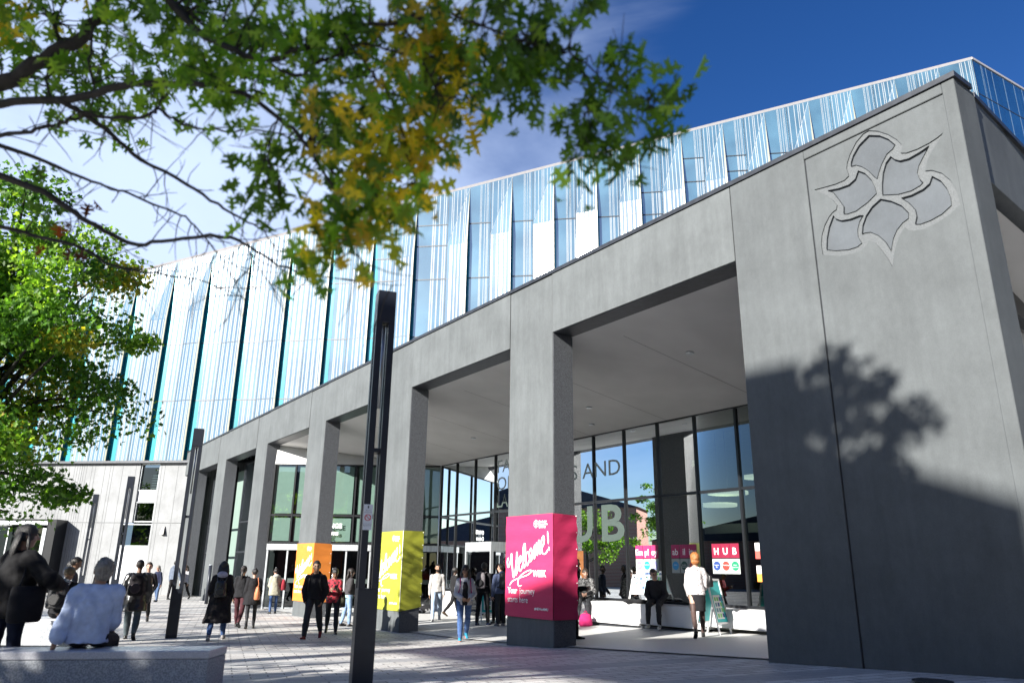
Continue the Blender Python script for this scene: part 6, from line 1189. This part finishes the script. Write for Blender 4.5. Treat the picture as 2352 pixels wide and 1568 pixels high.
# 10-12 far group
person('navyhood', 'far person in a navy printed hoodie and blue jeans', -15.3, 34.0, 1.55, 195, mk(legR=(-8, 14, 3), legL=(12, 10, 3), armR=((.35, .1, -1), (-.2, .2, -1)), lean=10), dict(skin='light', fem=True, hair=('pony', 'grey'), top=(cloth('navy_hoodie', (.015, .02, .045)), .05, .02, {}), bottom=(cloth('mid_denim', (.07, .11, .2)), 'tr'), shoes=(BS, BS)), vox=.018)
person('greyjkt', 'far man in a grey jacket standing with his back to us', -15.6, 36.2, 1.75, 15, mk(armR=((.3, .3, -1), (.3, .3, -1))), dict(skin='brown', hair=('crop', 'black'), top=(cloth('blue_grey_jacket', (.10, .12, .16)), .05, .03, dict(hood=True)), bottom=(BLK(), 'tr'), shoes=(BS, BS)), vox=.018)
person('third', 'far person in a white top half hidden by the lamp post', -15.35, 36.9, 1.6, 190, mk(WALK1), dict(skin='light', fem=True, hair=('long', 'brown'), top=(cloth('white_top', (.4, .4, .42)), .05, .02, {}), bottom=(BLK(), 'tr'), shoes=(BS, BS)), vox=.018)
# 13 man looking left, behind seated man
person('man243', 'smiling dark-haired youth in a black hoodie turned to the left behind the benches', -8.35, 16.0, 1.67, 215, mk(headturn=35, armR=((.15, .1, -1), (-.3, .5, -.6)), armL=((.15, .1, -1), (-.3, .5, -.6))), dict(skin='light', hair=('short', 'dark'), top=(BLK('black_hoodie_b'), .04, .03, dict(hood=True)), bottom=(BLK(), 'tr'), shoes=(BS, BS)), vox=.013)
# 14,15 two lads with dark jackets
person('ladA', 'dark-haired youth whose head shows just left of the one in the navy jacket', -8.85, 15.6, 1.58, 60, mk(headlean=12), dict(skin='tan', hair=('short', 'black'), top=(BLK('black_jacket_b'), .05, .03, {}), bottom=(BLK(), 'tr'), shoes=(BS, BS)), vox=.015)
person('ladB', 'youth in a shiny navy jacket looking down to the right near the second bench', -8.30, 14.7, 1.62, 50, mk(headlean=22, armR=((.15, .2, -1), (-.3, .7, -.4))), dict(skin='tan', hair=('short', 'dark'), top=(mat('navy_puffer', (.018, .024, .04), .4, .4, var=.3, scale=12), .06, .04, dict(wr=.02, hood=True, ws=14)), bottom=(BLK(), 'tr'), shoes=(BS, BS)), vox=.014)
# 16 seated with grey hood and black backpack on bench 2
person('seatedbag', 'person with a pale hood sitting on the second bench, back to us', -7.75, 13.6, 1.70, 350, dict(sit=True, seat=.66-gh(-7.75, 13.6), legR=(80, 75, 6), legL=(78, 75, 6), slump=12, headlean=18, armR=((.2, .4, -1), (-.2, .8, -.5)), armL=((.2, .4, -1), (-.2, .8, -.5)), hipy=0), dict(skin='tan', hair=('short', 'blondtop'), top=(BLK('black_coat_c'), .02, .035, {}), hoodlining=cloth('pale_grey_hood', (.34, .34, .36)), bottom=(BLK(), 'tr'), shoes=(BS, BS)), vox=.013)
backpack('seatedbag', 'black backpack on the person sitting on the second bench', cloth('black_nylon', (.018, .018, .020), .5), off=.13, size=(.32, .17, .46))
# 17 man in the pale blue jumper on near bench
person('blue', 'grey-haired man in a pale blue jumper sitting on the near bench, back to us', -4.05, 7.66, 1.70, -16, dict(sit=True, seat=.80-gh(-4.05, 7.66), legR=(82, 80, 8), legL=(80, 80, 8), lean=-3, slump=12, headlean=10, headturn=-14, side=3, neckdrop=.05, twist=4, armR=((.12, .42, -1), (-.2, .85, -.45)), armL=((.26, -.12, -1), (.10, .02, -1)), palm=(0, 0, -1), curl=.3), dict(skin='tan', hair=('fluffy', 'grey'), top=(cloth('pale_blue_fleece', (.44, .52, .70), .95), .05, .034, dict(sl=.55, wr=.024, ws=8)), bottom=(cloth('navy_black_trousers', (.012, .013, .02)), 'tr'), shoes=(BS, BS), bulk=1.0), vox=.010)
# 18 near dark person
person('near', 'large person in a black coat standing in the shade at the left edge, elbow raised', -5.03, 7.95, 1.66, 22, mk(legR=(3, 3, 4), legL=(-3, 3, 4), armR=((.75, .25, -.62), (-.30, .75, -.25)), armL=((.2, .1, -1), (-.1, .4, -1)), headturn=28), dict(skin='light', fem=True, hair=('long', 'black'), top=(cloth('black_wool_coat', (.008, .008, .009)), .16, .055, dict(wr=.016, flare=1.15)), bottom=(cloth('dark_navy_denim', (.010, .015, .035)), 'tr'), shoes=(BS, BS), bulk=1.2), vox=.012)
shoulderbag('near', 'black shoulder bag hanging at the right hip of the large person in black', BLK('black_bag_cloth'), 1, (.30, -.06, -.02), (.34, .16, .34))
# 19 grey jumper man
person('greyswt', 'man in a pale grey jumper and washed jeans carrying a holdall', -2.2, 23.9, 1.72, 174, mk(WALK1, armR=((.16, .0, -1), (.05, .1, -1)), armL=((.16, .02, -1), (.03, .18, -1)), headturn=-12), dict(skin='tan', hair=('crop', 'black'), beard=2, top=(cloth('pale_grey_knit', (.36, .35, .34)), .03, .020, dict(wr=.012)), bottom=(cloth('washed_denim', (.22, .30, .42), col2=(.32, .38, .46), scale=8), 'tr'), shoes=(cloth('white_trainer', (.45, .45, .45)), WS)))
p = PEOPLE['greyswt']; hw = p['arms'][0][2]; c = hw+Vector((.10, .02, -.42)); mb = MB(); mb.loft([[c+Vector((dx, .13*k*math.cos(a), .13*k*math.sin(a))) for a in np.linspace(0, 2*math.pi, 15)[:-1]] for dx, k in ((-.28, .6), (-.26, 1), (0, 1.04), (.26, 1), (.28, .6))], 0, True); st = MB(); st.tube(smoothpts([tuple(c+Vector((-.12, .02, .1))), tuple(hw+Vector((0, 0, -.08))), tuple(c+Vector((.12, .02, .1)))], 5), .012, 6)
bagmesh([('bag_body', mb, cloth('black_white_print', (.015, .015, .017), col2=(.35, .35, .35), scale=7, lo=.52, hi=.6)), ('handle', st, M['black'])], p['T'], 'holdall', 'black and white holdall carried low by the man in the grey jumper', 'bag', None)
# 20 dark person behind
person('behindgrey', 'dark-clothed person walking off behind the man in the grey jumper', -1.85, 26.2, 1.62, 60, mk(WALK2), dict(skin='dark', hair=('short', 'black'), top=(BLK('black_top_d'), .05, .02, {}), bottom=(BLK(), 'tr'), shoes=(cloth('brown_shoe', (.06, .035, .02)), BS)))
shoulderbag('behindgrey', 'cream paper carrier bag held by the dark-clothed walker', cloth('cream_paper', (.4, .38, .34)), 1, (.24, .05, -.05), (.28, .12, .3), name='carrier_bag', cat='carrier bag')
# 21 girl in white hoodie
person('girl', 'young woman with glasses in a pale open hoodie and blue jeans walking towards us', -.99, 17.5, 1.66, 170, mk(WALK1, armR=((.22, .0, -1), (-.42, .7, -.25)), armL=((.30, .0, -1), (-.42, .7, -.3)), headturn=18), dict(skin='tan', fem=True, hair=('long', 'black'), glasses=True, top=(cloth('pale_hoodie', (.38, .38, .41)), .10, .026, dict(wr=.012, hood=True)), front=(BLK('black_tunic'), .10), bottom=(DEN(), 'tr'), shoes=(cloth('teal_trainer', (.03, .22, .33)), cloth('coral_sole', (.6, .16, .1)))), vox=.012)
backpack('girl', 'magenta-strapped backpack on the young woman with glasses', cloth('magenta_canvas', (.22, .02, .10)), off=.13, size=(.27, .14, .38))
# 22-25 group near pink banner
person('bpdark', 'youth all in black with a two-tone backpack standing by the sandwich board', -.72, 21.9, 1.70, 20, mk(legR=(4, 2, 6), legL=(-4, 3, 6), headlean=10), dict(skin='dark', hair=('short', 'black'), scarf=BLK('black_scarf'), top=(BLK('black_jacket_e'), .05, .03, dict(hood=True)), bottom=(BLK(), 'tr'), shoes=(cloth('navy_trainer', (.02, .03, .07)), WS)))
backpack('bpdark', 'black and silver grey backpack on the youth in black', cloth('silver_canvas', (.13, .12, .13)), pocket=BLK('black_pocket'), off=.13)
person('navy2', 'man in dark navy facing us at the middle of the chatting group', -.32, 22.6, 1.66, 195, mk(headturn=-20, armR=((.1, .1, -1), (-.2, .6, -.6))), dict(skin='dark', hair=('short', 'black'), top=(cloth('dark_navy_jacket', (.012, .016, .03)), .05, .03, {}), bottom=(BLK(), 'tr'), shoes=(BS, BS)))
person('facebehind', 'tall man at the back of the chatting group with only his head showing', -.10, 23.4, 1.84, 180, {}, dict(skin='tan', hair=('quiff', 'black'), top=(BLK('black_top_f'), .05, .02, {}), bottom=(BLK(), 'tr'), shoes=(BS, BS)), vox=.016)
person('bluehood', 'man in a slate blue hoodie with a black backpack beside the pink banner', -.22, 21.5, 1.66, 335, mk(legR=(5, 2, 4), legL=(-5, 4, 4), headturn=-30, armL=((.2, .1, -1), (.0, .2, -1))), dict(skin='light', hair=('crop', 'brown'), top=(cloth('slate_blue_hoodie', (.07, .09, .16)), .05, .03, dict(hood=True)), bottom=(CH(), 'tr'), legwidth=1.1, shoes=(cloth('grey_shoe', (.16, .16, .17)), WS)))
backpack('bluehood', 'black backpack on the man in the slate blue hoodie', cloth('black_nylon_b', (.02, .02, .024), .5), off=.13)
# 26 person behind P1
person('behindP1', 'person in black leaning against the back of the nearest column, mostly hidden', 1.33, 16.7, 1.66, 100, mk(armR=((.1, .3, -1), (-.2, .8, .1)), headlean=10, legL=(10, 6, 2), legR=(-4, 3, 2)), dict(skin='light', fem=True, hair=('long', 'black'), top=(BLK('black_coat_g'), .10, .03, {}), bottom=(BLK(), 'tr'), shoes=(BLK('black_canvas_shoe'), WS)))
shoulderbag('behindP1', 'black shoulder bag of the person behind the nearest column', LEA, 1, (.22, .05, -.02), (.30, .12, .3))
# 27 fur vest woman seated on ledge
def seat(key, label, s_, n_, face, P, O, h, vox=.012):
    c = fp(s_, n_); g_ = gh(c.x, c.y)+.02; P = dict(P); P['seat'] = .765-g_; person(key, label, c.x, c.y, h, face, P, O, vox=vox, z=g_)
seat('fur', 'woman in a grey fur gilet sitting cross-legged on the stone ledge', 9.45, -4.95, 200, dict(sit=True, legR=(78, 60, 2), legL=(62, 72, 2), tw=0, lean=8, slump=8, footR=-20, headturn=-25, armR=((.25, .25, -1), (-.45, .7, -.1)), armL=((.25, .25, -1), (-.45, .7, -.1))), dict(skin='light', fem=True, hair=('bun', 'brown'), top=(BLK('black_knit'), .02, .016, {}), over=(cloth('grey_fur', (.05, .05, .052), col2=(.28, .28, .28), scale=22, lo=.4, hi=.65), .0, .045, dict(sl=0, wr=.03, ws=22)), bottom=(CH(), 'tr'), shoes=(cloth('grey_runner', (.09, .08, .09)), WS)), 1.66)
seat('sitblack', 'man with glasses all in black sitting on the stone ledge, hands clasped', 6.8, -4.93, 205, dict(sit=True, legR=(76, 74, 5), legL=(74, 70, 5), lean=12, slump=14, headturn=-35, armR=((.3, .25, -1), (-.45, .75, -.45)), armL=((.3, .25, -1), (-.45, .75, -.45))), dict(skin='light', hair=('short', 'dark'), glasses=True, top=(cloth('charcoal_sweater', (.02, .02, .025)), .02, .024, {}), bottom=(cloth('charcoal_joggers', (.022, .022, .026)), 'tr'), shoes=(cloth('white_shoe', (.5, .5, .48)), WS)), 1.74)
c = fp(7.45, -5.0); mb = MB(); r = random.Random(2)
for k in range(6): mb.ball((c.x+r.uniform(-.28, .28), c.y+r.uniform(-.12, .12), .80+r.uniform(-.01, .03)), (.2, .13, .055), 12, 8)
me, _ = fuse(mb, .02, 2, .025, 9, 3); m2 = MB(); m2.v = [tuple(v.co) for v in me.vertices]; m2.f = [tuple(q.vertices) for q in me.polygons]; m2.m = [0]*len(m2.f); m2.sm = [True]*len(m2.f); tag(m2.build('folded_coat', BLK('black_folded_cloth')), 'black coat lying crumpled on the ledge beside the seated man', 'coat')
c = fp(9.0, -4.5); mb = MB(); g_ = gh(c.x, c.y)+.02; mb.loft([[Vector((c.x, c.y, g_+z))+Vector((.17*k*math.cos(a), .11*k*math.sin(a), 0)) for a in np.linspace(0, 2*math.pi, 15)[:-1]] for z, k in ((0, .9), (.04, 1.05), (.16, 1.0), (.27, .85), (.31, .6), (.32, .2))], 0, True); t = empty('rucksack', (c.x, c.y, g_), 'pink rucksack on the ground by the feet of the woman in fur', 'rucksack'); mb.build('bag_body', cloth('bright_pink_nylon', (.40, .02, .11)), t)
mb = MB(); mb.tube(smoothpts([(c.x-.05, c.y, g_+.31), (c.x, c.y, g_+.38), (c.x+.05, c.y, g_+.31)], 4), .012, 6); mb.build('grab_handle', cloth('dark_pink_nylon', (.3, .02, .08)), t)
# 28 skirt woman
person('skirt', 'ginger-haired woman in a speckled pale top and black skirt walking to the ledge', 3.95, 16.4, 1.74, 8, mk(legR=(16, 4, 1), legL=(-16, 22, 1), footR=14, footL=38, armR=((.25, .1, -1), (-.05, .9, -.25)), armL=((.2, .05, -1), (-.15, .55, -.9)), headturn=-10), dict(skin='light', fem=True, hair=('bob', 'ginger'), top=(cloth('speckled_knit', (.12, .11, .12), col2=(.55, .52, .52), scale=38, lo=.36, hi=.5), .06, .022, dict(wr=.012)), bottom=(BLK('black_skirt_cloth'), 'skirt'), shoes=(BS, BS)))
p = PEOPLE['skirt']; B = Body()
for Lg in (p['Lr'], p['Ll']): B.cap(Lg[0]*.45+Lg[1]*.55, .066*p['s'], Lg[1], .060*p['s']); B.cap(Lg[1], .059*p['s'], Lg[1]*.6+Lg[2]*.4, .057*p['s']); B.cap(Lg[1]*.6+Lg[2]*.4, .057*p['s'], Lg[2], .038*p['s'])
me, _ = fuse(B.mb, .011, 2); attach(me, 'tights', cloth('sheer_black_tights', (.07, .045, .04), .5), p['root'], p['T'])
shoulderbag('skirt', 'black leather handbag over the right arm of the woman in the black skirt', LEA, 1, (.27, .02, .22), (.36, .14, .24))
